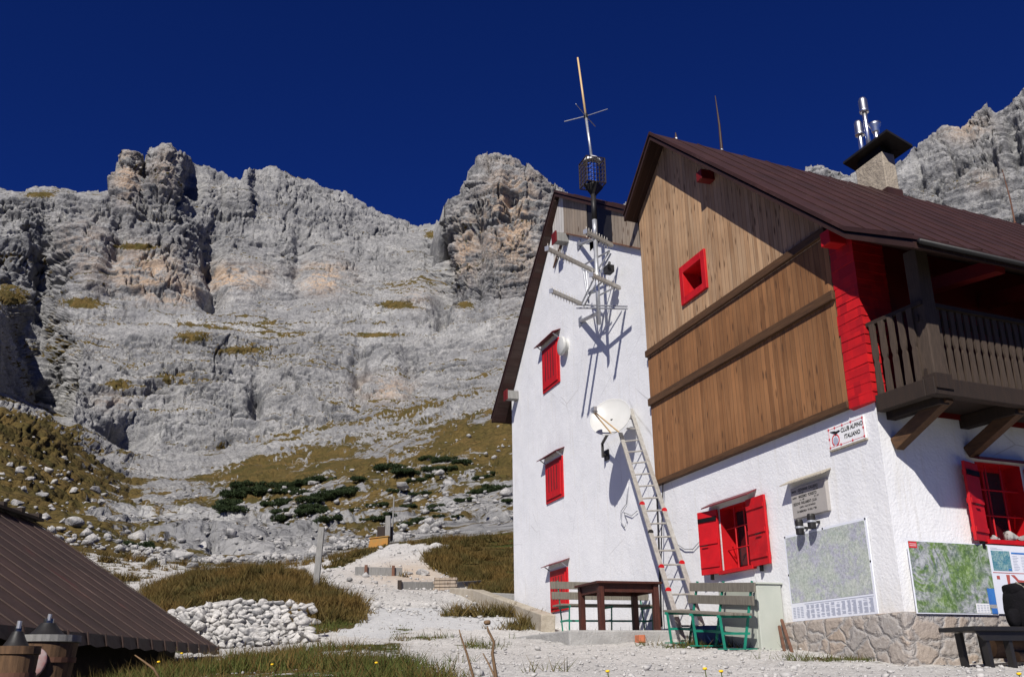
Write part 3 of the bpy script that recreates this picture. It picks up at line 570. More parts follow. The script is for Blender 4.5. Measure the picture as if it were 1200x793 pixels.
# ground sheet beyond and behind the camera, to the horizon
mb = MB(); N2 = 48
ring = [1.15, 8, 30, 120, 500, 1500]
vs = []; fs = []
for r in ring:
    for k in range(N2):
        a = A1+(2*math.pi-(A1-A0))*k/(N2-1); x, y = r*math.sin(a), r*math.cos(a)
        zz = float(G1(x, y)) if r < 9 else -2-r*.09; vs.append((x, y, zz))
for i in range(len(ring)-1):
    for k in range(N2-1): fs.append((i*N2+k, i*N2+k+1, (i+1)*N2+k+1, (i+1)*N2+k))
fs.append(tuple(range(N2)))
o = MB().add(vs, fs).build('valley_ground', simple('meadow', (.06, .06, .02), (.045, .04, .016), .3, .95)); o['kind'] = 'structure'

# ------------------------------------------------------------------ rocks
def ico(sub):
    import bmesh
    bm = bmesh.new(); bmesh.ops.create_icosphere(bm, subdivisions=sub, radius=1); v = np.array([x.co for x in bm.verts]); f = np.array([[q.index for q in x.verts] for x in bm.faces]); bm.free(); return v, f
ICO = {1: ico(1), 2: ico(2), 3: ico(3)}
def rockv(seed, sub=2, flat=.75):
    v, f = ICO[sub]; r = np.random.default_rng(seed); v = v.copy()
    for _ in range(9):
        n = r.normal(size=3); n /= np.linalg.norm(n); d = .36+.36*r.random(); s = v@n; v = np.where((s > d)[:, None], v-(s-d)[:, None]*n, v)
    v = v*(1+.22*(fbm(v*1.6+seed*3.1, 3, seed)-.5)[:, None]); v *= np.array([1, .75+.35*r.random(), flat*(.75+.4*r.random())]); return v, f
ROCKS = {s: [rockv(100*s+k, s) for k in range(12)] for s in (1, 2, 3)}
def rock_cloud(name, pts, sizes, mat, sub=1, label=None, sink=.25):
    V = []; T = []; b = 0
    for p, s in zip(pts, sizes):
        v, f = ROCKS[sub][random.randrange(12)]; a = random.random()*6.28; c, s_ = math.cos(a), math.sin(a)
        w = v*s; w = np.stack([w[:, 0]*c-w[:, 1]*s_, w[:, 0]*s_+w[:, 1]*c, w[:, 2]], 1)+p+np.array([0, 0, s*(.5-sink)])
        V.append(w); T.append(f+b); b += len(v)
    return arrmesh(name, np.concatenate(V), np.concatenate(T), mat, False)
MIDMASK = np.where((rall > 27) & ((rall > 48) | ((PXX < 400) & (PYY < 684) & (rall < 45.5))) & (rall < 210) & (PXX > -60) & (PXX < 640))[0]
# countless stones strewn over the slopes
pts = []; sz = []
w = np.clip(.06+1.6*sstep(.45, .62, vnoise(allP[MIDMASK]/9, 90)), 0, 2)*(1/(rall[MIDMASK]))**.6; w /= w.sum()
for i in RNG.choice(MIDMASK, 3600, p=w):
    s = .085*math.exp(RNG.normal()*.6)*(1+rall[i]/90); pts.append(allP[i]+RNG.normal(size=3)*[.5, .5, 0]); sz.append(min(s, 1.1))
o = rock_cloud('scree', pts, sz, M['boulder'], 1); o['kind'] = 'stuff'
def pick(px, py):                      # terrain vertex seen nearest to a photo position
    cand = np.where((np.abs(PXX-px) < 4) & (np.abs(PYY-py) < 4) & (rall < 330))[0]
    if len(cand) == 0: return None
    cand = cand[np.argsort((PXX[cand]-px)**2+(PYY[cand]-py)**2)][:6]; return allP[cand[np.argmin(rall[cand])]]
BL = [('pale limestone boulders scattered on the brown grass slope above the shed', [(12, 545), (22, 553), (40, 558), (73, 540), (55, 552), (30, 575), (85, 575), (100, 590), (65, 565), (110, 575), (20, 590), (48, 580), (60, 598), (120, 590)], 1.0),
      ('grey white block in the boulder field between shed roof and scree', [(105, 615), (120, 612), (75, 613), (60, 620), (88, 628), (112, 640), (150, 625), (170, 640), (130, 655), (95, 650), (160, 655), (140, 612), (205, 625), (215, 648), (190, 660), (240, 640), (255, 660), (180, 615)], 1.0)]
nb = 0
for lab, lst, sc in BL:
    for k, (px, py) in enumerate(lst):
        p = pick(px, py)
        if p is None: continue
        r = math.hypot(p[0], p[1]); s = (3.5+4.5*random.random())/F*r*sc
        v, f = ROCKS[3][nb % 12]; o = arrmesh('boulder', v*s, f, M['boulder'], True); o.location = (p[0], p[1], p[2]+s*.3); o.rotation_euler = (random.uniform(-.3, .3), random.uniform(-.3, .3), random.random()*6.28)
        tag(o, lab, 'boulder', lab.split(' between')[0].split(' scattered')[0]+'s' if k > -1 else None); nb += 1
for px, py, s, lab in ((87, 616, 11, 'large grey boulder standing on brown grass at the shed ridge'), (178, 660, 9, 'rounded pale boulder left of the cracked limestone outcrop'),
                       (212, 655, 17, 'broad cracked limestone outcrop behind the grassy mound'), (305, 655, 13, 'dark shadowed rock outcrop above the grassy mound')):
    p = pick(px, py)
    if p is None: continue
    r = math.hypot(p[0], p[1]); q = s/F*r; v, f = ROCKS[3][nb % 12]; o = arrmesh('boulder', v*q, f, M['boulder'], True); o.location = (p[0], p[1], p[2]+q*.2); tag(o, lab, 'boulder'); nb += 1

# ------------------------------------------------------------------ foliage
def leaf_cloud(centers, radii, n, size, up=.0, seed=3, elong=1.0):
    r = np.random.default_rng(seed); k = r.integers(0, len(centers), n); c = np.asarray(centers)[k]; rad = np.asarray(radii)[k]
    d = r.normal(size=(n, 3)); d /= np.linalg.norm(d, axis=1, keepdims=True); q = c+d*rad*(r.random((n, 1))**.35)
    a = r.normal(size=(n, 3)); a[:, 2] += up; a /= np.linalg.norm(a, axis=1, keepdims=True); b = np.cross(a, r.normal(size=(n, 3))); b /= np.linalg.norm(b, axis=1, keepdims=True)
    s = size*(.6+.8*r.random((n, 1))); V = np.stack([q-b*s*.35, q+b*s*.35, q+a*s*elong], 1).reshape(-1, 3); return V, np.arange(3*n).reshape(-1, 3)
SH = [(285, 580, 22), (268, 590, 16), (300, 572, 16), (318, 588, 15), (355, 565, 16), (375, 560, 18), (395, 575, 18), (340, 572, 14), (405, 572, 14), (425, 560, 12), (460, 546, 18), (475, 550, 16), (512, 548, 14), (528, 546, 10), (440, 590, 12), (480, 590, 10), (545, 585, 12), (575, 571, 13), (590, 568, 10), (160, 637, 16), (175, 640, 12), (385, 605, 14), (415, 605, 12), (455, 603, 10), (360, 585, 16), (330, 598, 12), (598, 585, 10), (262, 600, 12), (345, 612, 10), (500, 575, 9)]
SH += [(520+random.uniform(-60, 70), 548+random.uniform(-14, 30), random.uniform(8, 16)) for _ in range(16)]+[(330+random.uniform(-70, 80), 585+random.uniform(-18, 26), random.uniform(9, 18)) for _ in range(22)]+[(460+random.uniform(-60, 90), 600+random.uniform(-10, 22), random.uniform(6, 12)) for _ in range(12)]
for k, (px, py, wpx) in enumerate(SH):
    p = pick(px, py+3)
    if p is None: continue
    r = math.hypot(p[0], p[1]); s = wpx*1.15/F*r
    cs = [(random.uniform(-.8, .8)*s, random.uniform(-.5, .5)*s, s*.12*random.random()) for _ in range(9)]
    V, T = leaf_cloud(cs, [(s*.34, s*.34, s*.17)]*9, 2600, s*.075, 1.2, 50+k, 1.6)
    o = arrmesh('dwarf_pine_shrub', V, T, M['shrub']); o.location = tuple(p)
    lab = 'low dark dwarf pine shrub on the slope' + (' near the annex wall' if px > 540 else ' among boulders near the shed' if px < 200 else ' right of centre above the footpath' if px > 420 else ' above the grassy mound')
    tag(o, lab, 'shrub', 'dwarf pine shrubs')
def tufts(name, cand, n, hgt, mat, seed, per=7, width=.012, lean=.5):
    r = np.random.default_rng(seed); base = allP[r.choice(cand, n)]+np.c_[r.normal(size=(n, 2))*.12, np.zeros(n)]
    b = np.repeat(base, per, 0)+np.c_[r.normal(size=(n*per, 2))*.05, np.zeros(n*per)]; m = len(b)
    a = r.random(m)*6.28; hh = hgt*(.4+.8*r.random(m))*(.35+1.3*sstep(.35, .65, fbm(b/.9, 3, 77))); rad = np.hypot(b[:, 0], b[:, 1]); wd = np.maximum(width, rad*.00045)
    dx = np.c_[np.cos(a), np.sin(a), np.zeros(m)]*wd[:, None]; ln = np.c_[r.normal(size=(m, 2))*lean, np.ones(m)]*hh[:, None]; b[:, 2] -= .02
    V = np.stack([b-dx, b+dx, b+ln], 1).reshape(-1, 3); o = arrmesh(name, V, np.arange(3*m).reshape(-1, 3), M[mat]); o['kind'] = 'stuff'; return o
vn = veg+ (fbm(allP*[3.2, 3.2, 3.2], 4, 95)-.5)*1.1
fg = np.where(near & (vn > .5) & (rall < 19.5) & (rall > 5) & (PXX > -80) & (PXX < 1260) & (PYY < 860))[0]
md = np.where(near & (vn > .5) & (rall >= 19.5) & (rall < 46) & (PXX > -60) & (PXX < 640))[0]
tufts('green_grass', fg, 9000, .085, 'lush', 1, 7, .006)
tufts('dry_grass', fg, 3500, .13, 'turf', 4, 5, .005)
tufts('mound_grass', md, 22000, .22, 'turf', 2, 7, .014)
gv = np.where(near & (vn < .42) & (rall > 22) & (rall < 46) & (PXX > 100) & (PXX < 640))[0]
ii = RNG.choice(gv, 3200); pts = allP[ii]+np.c_[RNG.normal(size=(3200, 2))*.2, np.zeros(3200)]
o = rock_cloud('path_stones', pts, .028*np.exp(RNG.normal(size=3200)*.6), M['pebble'], 1); o['kind'] = 'stuff'
# loose stones of the gravel yard
gv = np.where(near & (vn < .4) & (rall < 30) & (rall > 5.5) & (PXX > 150) & (PXX < 1260))[0]
ii = RNG.choice(gv, 9000); pts = allP[ii]+np.c_[RNG.normal(size=(9000, 2))*.15, np.zeros(9000)]
o = rock_cloud('gravel', pts, .0075*np.exp(RNG.normal(size=9000)*.5)*(1+rall[ii]/16), M['pebble'], 1); o['kind'] = 'stuff'

def hitG(px, py):
    d = ray(px, py); d = d/d[1]; Y = np.arange(4.5, 47.5, .12); z = G(d[0]*Y, Y); below = np.where(d[2]*Y < z)[0]
    y = Y[below[0]] if len(below) else 46.; return d*y
# ================================================================== THE HUT
def pB(px, py, o=0): u, z = Bh(px, py, o); return np.array([u, o, z])
def pC(px, py, o=0): w, z = Ch(px, py, o); return np.array(Cp(w, z, o))
HUT = Thing('mountain_hut', 'white and wood clad alpine refuge with red shutters, steep brown roofs and a balcony', 'building', (0, 0, 0))
MLP = []; OAS = {}; OR = .35
for _u, _z, _o in ((5.84, 8.20, .35), (4.58, 9.23, .39), (-.30, 5.10, .44), (-1.40, 4.50, .44)):
    _q = Bh(*proj(H2W((_u, .35, _z))), _o); MLP.append((float(_q[0]), float(_q[1]))); OAS[MLP[-1][0]] = _o
_r = Bh(740, 245, .08); ANP = [(14.30, 6.36), (9.83, 10.73), (_r[0], _r[1])]; OA = .40; OAS.update({14.30: .40, 9.83: .18, _r[0]: .08})
def prof(P, u, d=0): q = sorted(P); return float(np.interp(u, [a for a, b in q], [b for a, b in q]))-d
def slab(P, o, L, d0, d1, t0=0):
    if P[0][0] in OAS:
        mb = MB()
        for (u0, z0), (u1, z1) in zip(P, P[1:]): mb.prism([np.array([u0, OAS[u0], z0-d0])+eCl*t0, np.array([u1, OAS[u1], z1-d0])+eCl*t0, np.array([u1, OAS[u1], z1-d1])+eCl*t0, np.array([u0, OAS[u0], z0-d1])+eCl*t0], eCl*L)
        return mb
    top = [np.array([u, o, z-d0])+eCl*t0 for u, z in P]; bot = [np.array([u, o, z-d1])+eCl*t0 for u, z in P][::-1]
    return MB().prism(top+bot, eCl*L)
def roof(name, P, o, L, sof, rib=.52, lower=None):
    r = HUT.part(name, slab(P, o, L, 0, .045), 'roof')
    s = MB()
    for k in range(int(L/rib)):
        t = eCl*(.02+k*rib)
        for (u0, z0), (u1, z1) in zip(P, P[1:]): s.beam(np.array([u0, OAS.get(u0, o), z0+.004])+t, np.array([u1, OAS.get(u1, o), z1+.004])+t, .022, .024)
    HUT.part('seam', s, 'roof', r)
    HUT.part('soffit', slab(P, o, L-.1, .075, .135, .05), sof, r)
    f = slab([(u, z-.0) for u, z in P], o, .05, .075, .15, .02); HUT.part('fascia', f, 'fascia', r)
    b = slab(P, o, L-.2, .045, .075, .09); HUT.part('dark_gap_strip', b, 'black', r)  # black strip stands for the shade in the gap below the sheet
    return r
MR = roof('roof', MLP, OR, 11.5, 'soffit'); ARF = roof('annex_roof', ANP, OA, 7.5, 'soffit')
# reddish lattice planks seen from below along the annex rake
mb = MB(); _a, _b = 14.26, 9.9; mb.prism([(_a, .02, prof(ANP, _a, .162)), (_b, .02, prof(ANP, _b, .162)), (_b, .15, prof(ANP, _b, .162)), (_a, .36, prof(ANP, _a, .162))], (0, 0, .02))
HUT.part('soffit_plank', mb, 'soffit2', ARF)
g = MB(); a = np.array([MLP[3][0]-.04, .44, MLP[3][1]-.08]); g.tube([a+eCl*.05, a+eCl*11.3], .03, 8); HUT.part('gutter', g, 'black', smooth=True)
def facade(fn, a0, a1, zb, zt, holes=(), o=0, brk=()):
    mb = MB(); xs = sorted(set([a0, a1]+[b for b in brk if a0 < b < a1]+[h[i] for h in holes for i in (0, 1) if a0 < h[i] < a1]))
    for x0, x1 in zip(xs, xs[1:]):
        xm = (x0+x1)/2; hs = sorted([h for h in holes if h[0] < xm < h[1]], key=lambda h: h[2])
        lo0, lo1 = zb(x0) if callable(zb) else zb, zb(x1) if callable(zb) else zb
        for h in hs:
            mb.add([fn(x0, lo0, o), fn(x1, lo1, o), fn(x1, h[2], o), fn(x0, h[2], o)], [(0, 1, 2, 3)]); lo0 = lo1 = h[3]
        mb.add([fn(x0, lo0, o), fn(x1, lo1, o), fn(x1, zt(x1) if callable(zt) else zt, o), fn(x0, zt(x0) if callable(zt) else zt, o)], [(0, 1, 2, 3)])
    return mb
fB = lambda u, z, o: (u, o, z)
fC = lambda w, z, o: Cp(w, z, o)
ztm = lambda u: prof(MLP, u, .115); zta = lambda u: prof(ANP, u, .115)
BW = (2.97, 3.77, 1.42, 2.33); GW = (3.58, 4.19, 5.92, 6.35); LOFT = (7.02, 8.28)
CW = (1.50, 2.28, 1.45, 2.40)
wb = facade(fB, 0, 5.74, -.6, ztm, [BW, GW], brk=(MLP[1][0],))
wb2 = facade(fB, 5.74, 13.75, -.3, zta, [(LOFT[0], LOFT[1], 8.52, 8.80)], brk=(9.83, 9.63))
wb.add(wb2.v, wb2.f)
ztc = lambda w: prof(MLP, Cp(w, 0)[0], .18)
wc = facade(fC, 0, 11, -.6, lambda w: 5.0, [CW]); wb.add(wc.v, wc.f)
# far sides so that the hut is closed
def vwall(p, q, z0, z1a, z1b): wb.add([(*p, z0), (*q, z0), (*q, z1b), (*p, z1a)], [(0, 1, 2, 3)])
pl = (13.75, 0); ql = tuple((np.array([13.75, 0, 0])+eCl*7)[:2]); vwall(pl, ql, -.3, zta(13.75), zta(13.75))
qm = tuple((np.array([5.8, 0, 0])+eCl*7)[:2]); qe = tuple((np.array([5.8, 0, 0])+eCl*11)[:2]); ce = Cp(11, 0)[:2]
wb.add([(*ql, 0), (*qm, 0), (*qm, 8), (ql[0]-3.95, ql[1], 10.4), (*ql, 6.4)], [(0, 1, 2, 3, 4)]); wb.add([(*qe, 0), (*ce, 0), (*ce, 5), (qe[0]-1.2, qe[1], 9.0), (*qe, 8.0)], [(0, 1, 2, 3, 4)])
wb.add([(*qm, 0), (*qe, 0), (*qe, 8), (*qm, 8)], [(0, 1, 2, 3)])
WALL = HUT.part('wall', wb, 'plaster')
# cladding of the gable in three bands
C1, C2 = 4.42, 5.33
cl = facade(fB, .40, 5.76, 3.05, lambda u: min(C1, ztm(u)), o=.05); cl2 = facade(fB, .40, 5.76, C1, lambda u: min(C2, ztm(u)), o=.052, brk=(.55, .2, .6, .7, .8))
cl.add([(5.76, 0, 3.05), (5.76, .05, 3.05), (5.76, .05, 8.05), (5.76, 0, 8.05)], [(0, 1, 2, 3)])
cl.add(cl2.v, cl2.f); CLA = HUT.part('cladding', cl, 'boards')
up = facade(fB, .40, 5.76, lambda u: min(C2, ztm(u)), ztm, [GW], o=.06, brk=(MLP[1][0], .55, .6, .7, .8, 1.0)); HUT.part('upper_cladding', up, 'boards_grey')
for z0, z1, w in ((3.03, 3.12, .09), (4.45, 4.58, .10), (5.35, 5.47, .10)):
    ua = .40
    while ztm(ua) < z1+.05: ua += .05
    HUT.part('beam', MB().box(ua, 5.78, .0, w, z0, z1), 'beam', bevel=.01)
# red shingles round the corner and on the balcony wall, courses standing slightly proud
mb = MB()
for k in range(19):
    z0 = 3.0+k*.12; x = .40+random.uniform(-.02, .03)
    if z0+.14 > ztm(0)-.02: break
    e1, e2 = random.uniform(.062, .069), random.uniform(.062, .069)
    mb.add([(x, e1, z0+random.uniform(0, .02)), (-.06, e2, z0), (-.06, .060, z0+.14), (x, .060, z0+.14), (x, .0, z0), (x, 0, z0+.14), (-.06, 0, z0), (-.06, 0, z0+.14)], [(0, 1, 2, 3), (0, 3, 5, 4), (0, 4, 6, 1)])
    c0 = np.array(Cp(0, z0, .09)); 
    mb.add([(-.06, e2, z0), Cp(.42, z0, .072), Cp(.42, z0+.14, .058), (-.05, .058, z0+.14), Cp(.42, z0, 0), (-.0, .0, z0)], [(0, 1, 2, 3), (0, 5, 4, 1)])
HUT.part('shingles', mb, 'shingle')
mb = MB(); mb.box(0, .4, .0, .03, 4.9, 5.3); HUT.part('shaded_recess_wall', facade(fC, 0, 11, 2.9, 5.1, o=.03), 'darkred')  # balcony recess wall: its shade is put into a darker red
# annex: loft boards, dark opening, pale end boards
for a, b, m in ((5.80, 7.02, 'oldboards'), (8.28, 9.63, 'oldboards'), (9.63, 10.35, 'paleboards')):
    zb = (lambda u: 7.60+(u-5.97)*.535) if b < 9.7 else (lambda u: 9.54-(u-9.63)*.75)
    HUT.part('loft_boards', facade(fB, a, b, zb, zta, o=.04, brk=(9.83,)), m)
mb = MB(); mb.prism([(LOFT[0], .01, 8.17), (LOFT[1], .01, 8.84), (LOFT[1], .01, zta(LOFT[1])), (LOFT[0], .01, zta(LOFT[0]))], (0, .02, 0)); HUT.part('dark_loft_opening', mb, 'black')  # black sheet stands in for the darkness inside the open loft
mb = MB(); mb.beam((5.80, .05, 7.50), (9.63, .05, 9.56), .03, .03, (0, 1, 0)); mb.beam((9.63, .05, 9.53), (10.35, .05, 8.99), .03, .03, (0, 1, 0)); HUT.part('drip_moulding', mb, 'rust')
for px, py, s, m in ((820, 206, .17, 'darkred'), (968, 279, .19, 'red'), (651, 279, .22, 'postwood'), (594, 463, .22, 'postwood')):
    p = pB(px, py, .28); HUT.part('purlin', MB().box(p[0]-s/2, p[0]+s/2, .0, .30, p[2]-s/2, p[2]+s/2), m, bevel=.01)
    if m == 'postwood': HUT.part('purlin_end', MB().box(p[0]-s/2-.02, p[0]+s/2+.02, .30, .33, p[2]-s/2-.02, p[2]+s/2+.02), 'darkred')
for w in (.95, 2.1): HUT.part('purlin', MB().beam(Cp(w, 4.55, .05), Cp(w, 4.42, 1.25), .16, .16), 'darkred')
# stone plinth
HUT.part('plinth', MB().prism([(2.34, -.2, -.7), (2.34, .065, -.7), (-.075, .065, -.7), Cp(11, -.7, .065), Cp(11, -.7, -.2)], (0, 0, 1.31)), 'stone', bevel=.03)
# windows -------------------------------------------------------
def reveal(fn, h, dep, th=.03):
    a0, a1, z0, z1 = h; mb = MB()
    for q in ([(a0, z0), (a0, z1)], [(a1, z1), (a1, z0)], [(a0, z1), (a1, z1)], [(a1, z0), (a0, z0)]):
        (x0, y0), (x1, y1) = q; mb.add([fn(x0, y0, .01), fn(x1, y1, .01), fn(x1, y1, -dep), fn(x0, y0, -dep)], [(0, 1, 2, 3)])
    return mb
def fbox(fn, a0, a1, z0, z1, o0, o1, mb=None):
    mb = mb or MB(); v = [fn(a, z, o) for z in (z0, z1) for o in (o0, o1) for a in (a0, a1)]
    return mb.add(v, [(0, 2, 3, 1), (4, 5, 7, 6), (0, 1, 5, 4), (2, 6, 7, 3), (0, 4, 6, 2), (1, 3, 7, 5)])
def window(fn, h, dep, name='window', bars=True, curtain=True):
    a0, a1, z0, z1 = h
    f = HUT.part(name, reveal(fn, h, dep), 'red')
    mb = MB(); t = .045
    for q in ((a0, a0+t, z0, z1), (a1-t, a1, z0, z1), (a0+t, a1-t, z0, z0+t), (a0+t, a1-t, z1-t, z1), ((a0+a1)/2-.02, (a0+a1)/2+.02, z0+t, z1-t)): fbox(fn, q[0], q[1], q[2], q[3], -dep, -dep+.05, mb)
    HUT.part('frame', mb, 'red', f); HUT.part('pane', fbox(fn, a0+.01, a1-.01, z0+.01, z1-.01, -dep-.01, -dep+.012), 'glass', f)
    if curtain: HUT.part('curtain', fbox(fn, a0+t, a0+(a1-a0)*.35, z0+.1, z1-.1, -dep+.013, -dep+.02), 'curtain', f)
    if bars:
        mb = MB(); n = 3
        for k in range(1, n): x = a0+(a1-a0)*k/n; mb.tube([fn(x, z0, -.08), fn(x, z1, -.08)], .011, 6)
        for k in (1, 2): z = z0+(z1-z0)*k/3; mb.tube([fn(a0, z, -.08), fn(a1, z, -.08)], .011, 6)
        for x in (a0+.02, a1-.02): mb.tube([fn(x, z0+.2, -.2), fn((a0+a1)/2+(x-(a0+a1)/2)*.7, z0+.35, -.08)], .008, 6)
        HUT.part('grille', mb, 'red', f)
    return f
WBF = window(fB, BW, .26)
def shutter(parent, fn, ah, of, af, oh, z0, z1, slots=False):
    """hinged at (ah, oh), free edge at (af, of)"""
    p, q = np.array(fn(ah, z0, oh)), np.array(fn(af, z0, of)); d = q-p; n = np.cross(d, (0, 0, 1)); n /= np.linalg.norm(n)
    sh = HUT.part('shutter', MB().prism([p-n*.018, q-n*.018, q+n*.018, p+n*.018], (0, 0, z1-z0)), 'red', parent, bevel=.004)
    for z in (z0+.14*(z1-z0), z0+.5*(z1-z0), z1-.14*(z1-z0)):
      for sg in (1, -1):
        mb = MB(); n_ = n*sg; e_ = np.array([0, 0, z-z0-.03])
        mb.prism([p+e_+n_*.019+d*.04, q+e_+n_*.019-d*.04, q+e_+n_*.034-d*.04, p+e_+n_*.034+d*.04], (0, 0, .06)); HUT.part('cross_batten', mb, 'red', parent)
    m = (p+q)/2
    for sg in (1, -1): HUT.part('latch', MB().tube([m+sg*n*.05+[0, 0, .45*(z1-z0)], m+sg*n*.05+d*.3+[0, 0, .45*(z1-z0)]], .009, 5), 'black', parent)
    HUT.part('shutter_stay', MB().box(*sorted((float(m[0]-.02), float(m[0]+.02))), *sorted((float(m[1]-.02), float(m[1]+.02))), z0-.08, z0+.0), 'black', parent)
    mb.box(*sorted((float(m[0]-.02), float(m[0]+.02))), *sorted((float(m[1]-.02), float(m[1]+.02))), z0-.08, z0+.0); HUT.part('latch', mb, 'black', parent)
    return sh
shutter(WBF, fB, 3.79, .15, 4.19, .04, 1.39, 2.33); shutter(WBF, fB, 2.95, .06, 2.45, .04, 1.39, 2.33)
mb = MB(); mb.prism([(2.72, .0, 2.44), (4.05, 0, 2.44), (4.05, .17, 2.36), (2.72, .17, 2.36)], (0, 0, .018)); HUT.part('hood', mb, 'maroon', WBF); HUT.part('sill', fbox(fB, 2.90, 3.84, 1.37, 1.42, 0, .07), 'red', WBF)
GWF = window(fB, GW, .22, bars=False, curtain=False)
mb = MB()
for q in ((3.45, 3.58, 5.80, 6.48), (4.19, 4.31, 5.80, 6.48), (3.58, 4.19, 5.80, 5.92), (3.58, 4.19, 6.35, 6.48)): fbox(fB, *q, .0, .10, mb)
HUT.part('casing', mb, 'red', GWF, bevel=.006); HUT.part('curtain', fbox(fB, 3.63, 3.75, 5.97, 6.12, -.2, -.19), 'curtain', GWF)
for a, b in (((636.5, 412), (656.5, 446)), ((640.5, 545), (661, 580.5)), ((646, 670), (667, 712.5))):
    p0 = pB(a[0], a[1]); p1 = pB(b[0], b[1]); u1, u0 = p0[0], p1[0]; z0 = p1[2]; z1 = p0[2]
    f = HUT.part('window', fbox(fB, u0-.02, u1+.02, z0-.02, z1+.01, 0, .03), 'red', bevel=.004)
    HUT.part('shutter', fbox(fB, u0+.06, u1-.06, z0+.05, z1-.06, .03, .055), 'red', f, bevel=.004)
    mb = MB()
    for k in range(4): x = u0+(u1-u0)*(.26+.16*k); fbox(fB, x-.018, x+.018, z0+.2, z1-.14, .055, .058, mb)
    HUT.part('slot', mb, 'black', f)
    mb = MB(); mb.prism([(u0-.12, 0, z1+.17), (u1+.12, 0, z1+.17), (u1+.12, .2, z1+.09), (u0-.12, .2, z1+.09)], (0, 0, .015)); HUT.part('hood', mb, 'maroon', f)
    mb = MB(); [mb.beam((u, .0, z1), (u, .15, z1+.1), .02, .02, (1, 0, 0)) for u in (u0, u1)]; HUT.part('bracket', mb, 'galv', f)
CWF = window(fC, CW, .28)
shutter(CWF, fC, 1.48, .14, 1.13, .03, 1.42, 2.36); shutter(CWF, fC, 2.32, .05, 2.7, .04, 1.42, 2.36)
HUT.part('hood', MB().prism([Cp(1.43, 2.45, 0), Cp(2.4, 2.45, 0), Cp(2.4, 2.40, .14), Cp(1.43, 2.40, .14)], (0, 0, .03)), 'maroon', CWF)
HUT.part('sill', fbox(fC, 1.42, 2.4, 1.40, 1.45, 0, .10), 'red', CWF)
# balcony -------------------------------------------------------
WB = 6.6
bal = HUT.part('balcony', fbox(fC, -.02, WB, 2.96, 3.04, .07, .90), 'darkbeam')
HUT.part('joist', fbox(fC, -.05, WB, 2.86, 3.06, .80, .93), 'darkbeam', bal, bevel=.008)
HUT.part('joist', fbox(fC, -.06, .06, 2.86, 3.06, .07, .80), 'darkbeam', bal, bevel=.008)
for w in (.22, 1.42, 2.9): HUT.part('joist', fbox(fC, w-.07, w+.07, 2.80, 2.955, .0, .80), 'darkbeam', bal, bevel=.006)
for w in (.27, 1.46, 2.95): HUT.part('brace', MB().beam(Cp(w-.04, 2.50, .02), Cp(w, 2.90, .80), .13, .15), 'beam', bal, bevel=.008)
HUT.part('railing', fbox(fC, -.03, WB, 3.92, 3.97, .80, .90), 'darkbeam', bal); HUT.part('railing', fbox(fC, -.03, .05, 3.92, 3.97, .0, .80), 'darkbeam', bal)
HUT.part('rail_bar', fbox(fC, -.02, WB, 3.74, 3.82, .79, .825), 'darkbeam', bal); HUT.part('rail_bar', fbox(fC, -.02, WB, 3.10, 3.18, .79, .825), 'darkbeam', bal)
def balu(fn, c, o, w, z0, z1):
    zs = [0, .12, .30, .42, .47, .52, .60, .78, 1]; ws = [1, 1, .82, .85, .55, .85, 1, .86, .98]; L = [(c-w*k/2, z0+(z1-z0)*t) for t, k in zip(zs, ws)]; R2 = [(c+w*k/2, z0+(z1-z0)*t) for t, k in zip(zs, ws)][::-1]
    return [fn(a, z, o) for a, z in L+R2]
for k in range(54):
    w = .255+k*.117
    HUT.part('baluster', MB().prism(balu(fC, w, .835, .078, 3.05, 3.93), np.array(nCl)*.025), 'baluster', bal)
fS = lambda a, z, o: Cp(o, z, a)
for k in range(5):
    a = .14+k*.145; HUT.part('baluster', MB().prism(balu(fS, a, -.01, .085, 3.05, 3.93), -eCl*.025), 'baluster', bal)
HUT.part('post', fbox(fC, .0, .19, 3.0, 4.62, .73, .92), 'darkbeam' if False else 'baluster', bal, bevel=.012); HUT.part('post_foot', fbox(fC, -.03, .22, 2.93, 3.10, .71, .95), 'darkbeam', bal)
HUT.part('post', fbox(fC, 3.2, 3.38, 3.0, 4.62, .73, .92), 'baluster', bal)
# chimney -------------------------------------------------------
oc = OR-.993*5.5
ch = HUT.part('chimney', MB().prism([(4.99, oc, 8.2), (5.84, oc, 8.2), tuple(np.array([5.84, oc, 8.2])+eCl*.34), tuple(np.array([4.99, oc, 8.2])+eCl*.34)], (0, 0, 1.78)), 'chimconc', bevel=.02)
HUT.part('flashing', MB().prism([(4.93, oc+.04, 8.3), (5.90, oc+.04, 8.3), tuple(np.array([5.9, oc-.0, 8.3])+eCl*.36), tuple(np.array([4.93, oc-.0, 8.3])+eCl*.36)], (0, 0, .84)), 'roof', ch)
a = np.array([4.60, oc+.14, 10.19]); b = np.array([6.02, oc+.14, 10.21]); e = eCl*.66+np.array([0, 0, -.20])
HUT.part('chimney_cap', MB().prism([a, b, b+e, a+e], (0, 0, .05)), 'black', ch)
HUT.part('cap_support', MB().prism([(5.05, oc-.03, 9.98), (5.78, oc-.03, 9.98), tuple(np.array([5.78, oc-.03, 9.98])+eCl*.28), tuple(np.array([5.05, oc-.03, 9.98])+eCl*.28)], (0, 0, .16)), 'dark', ch)
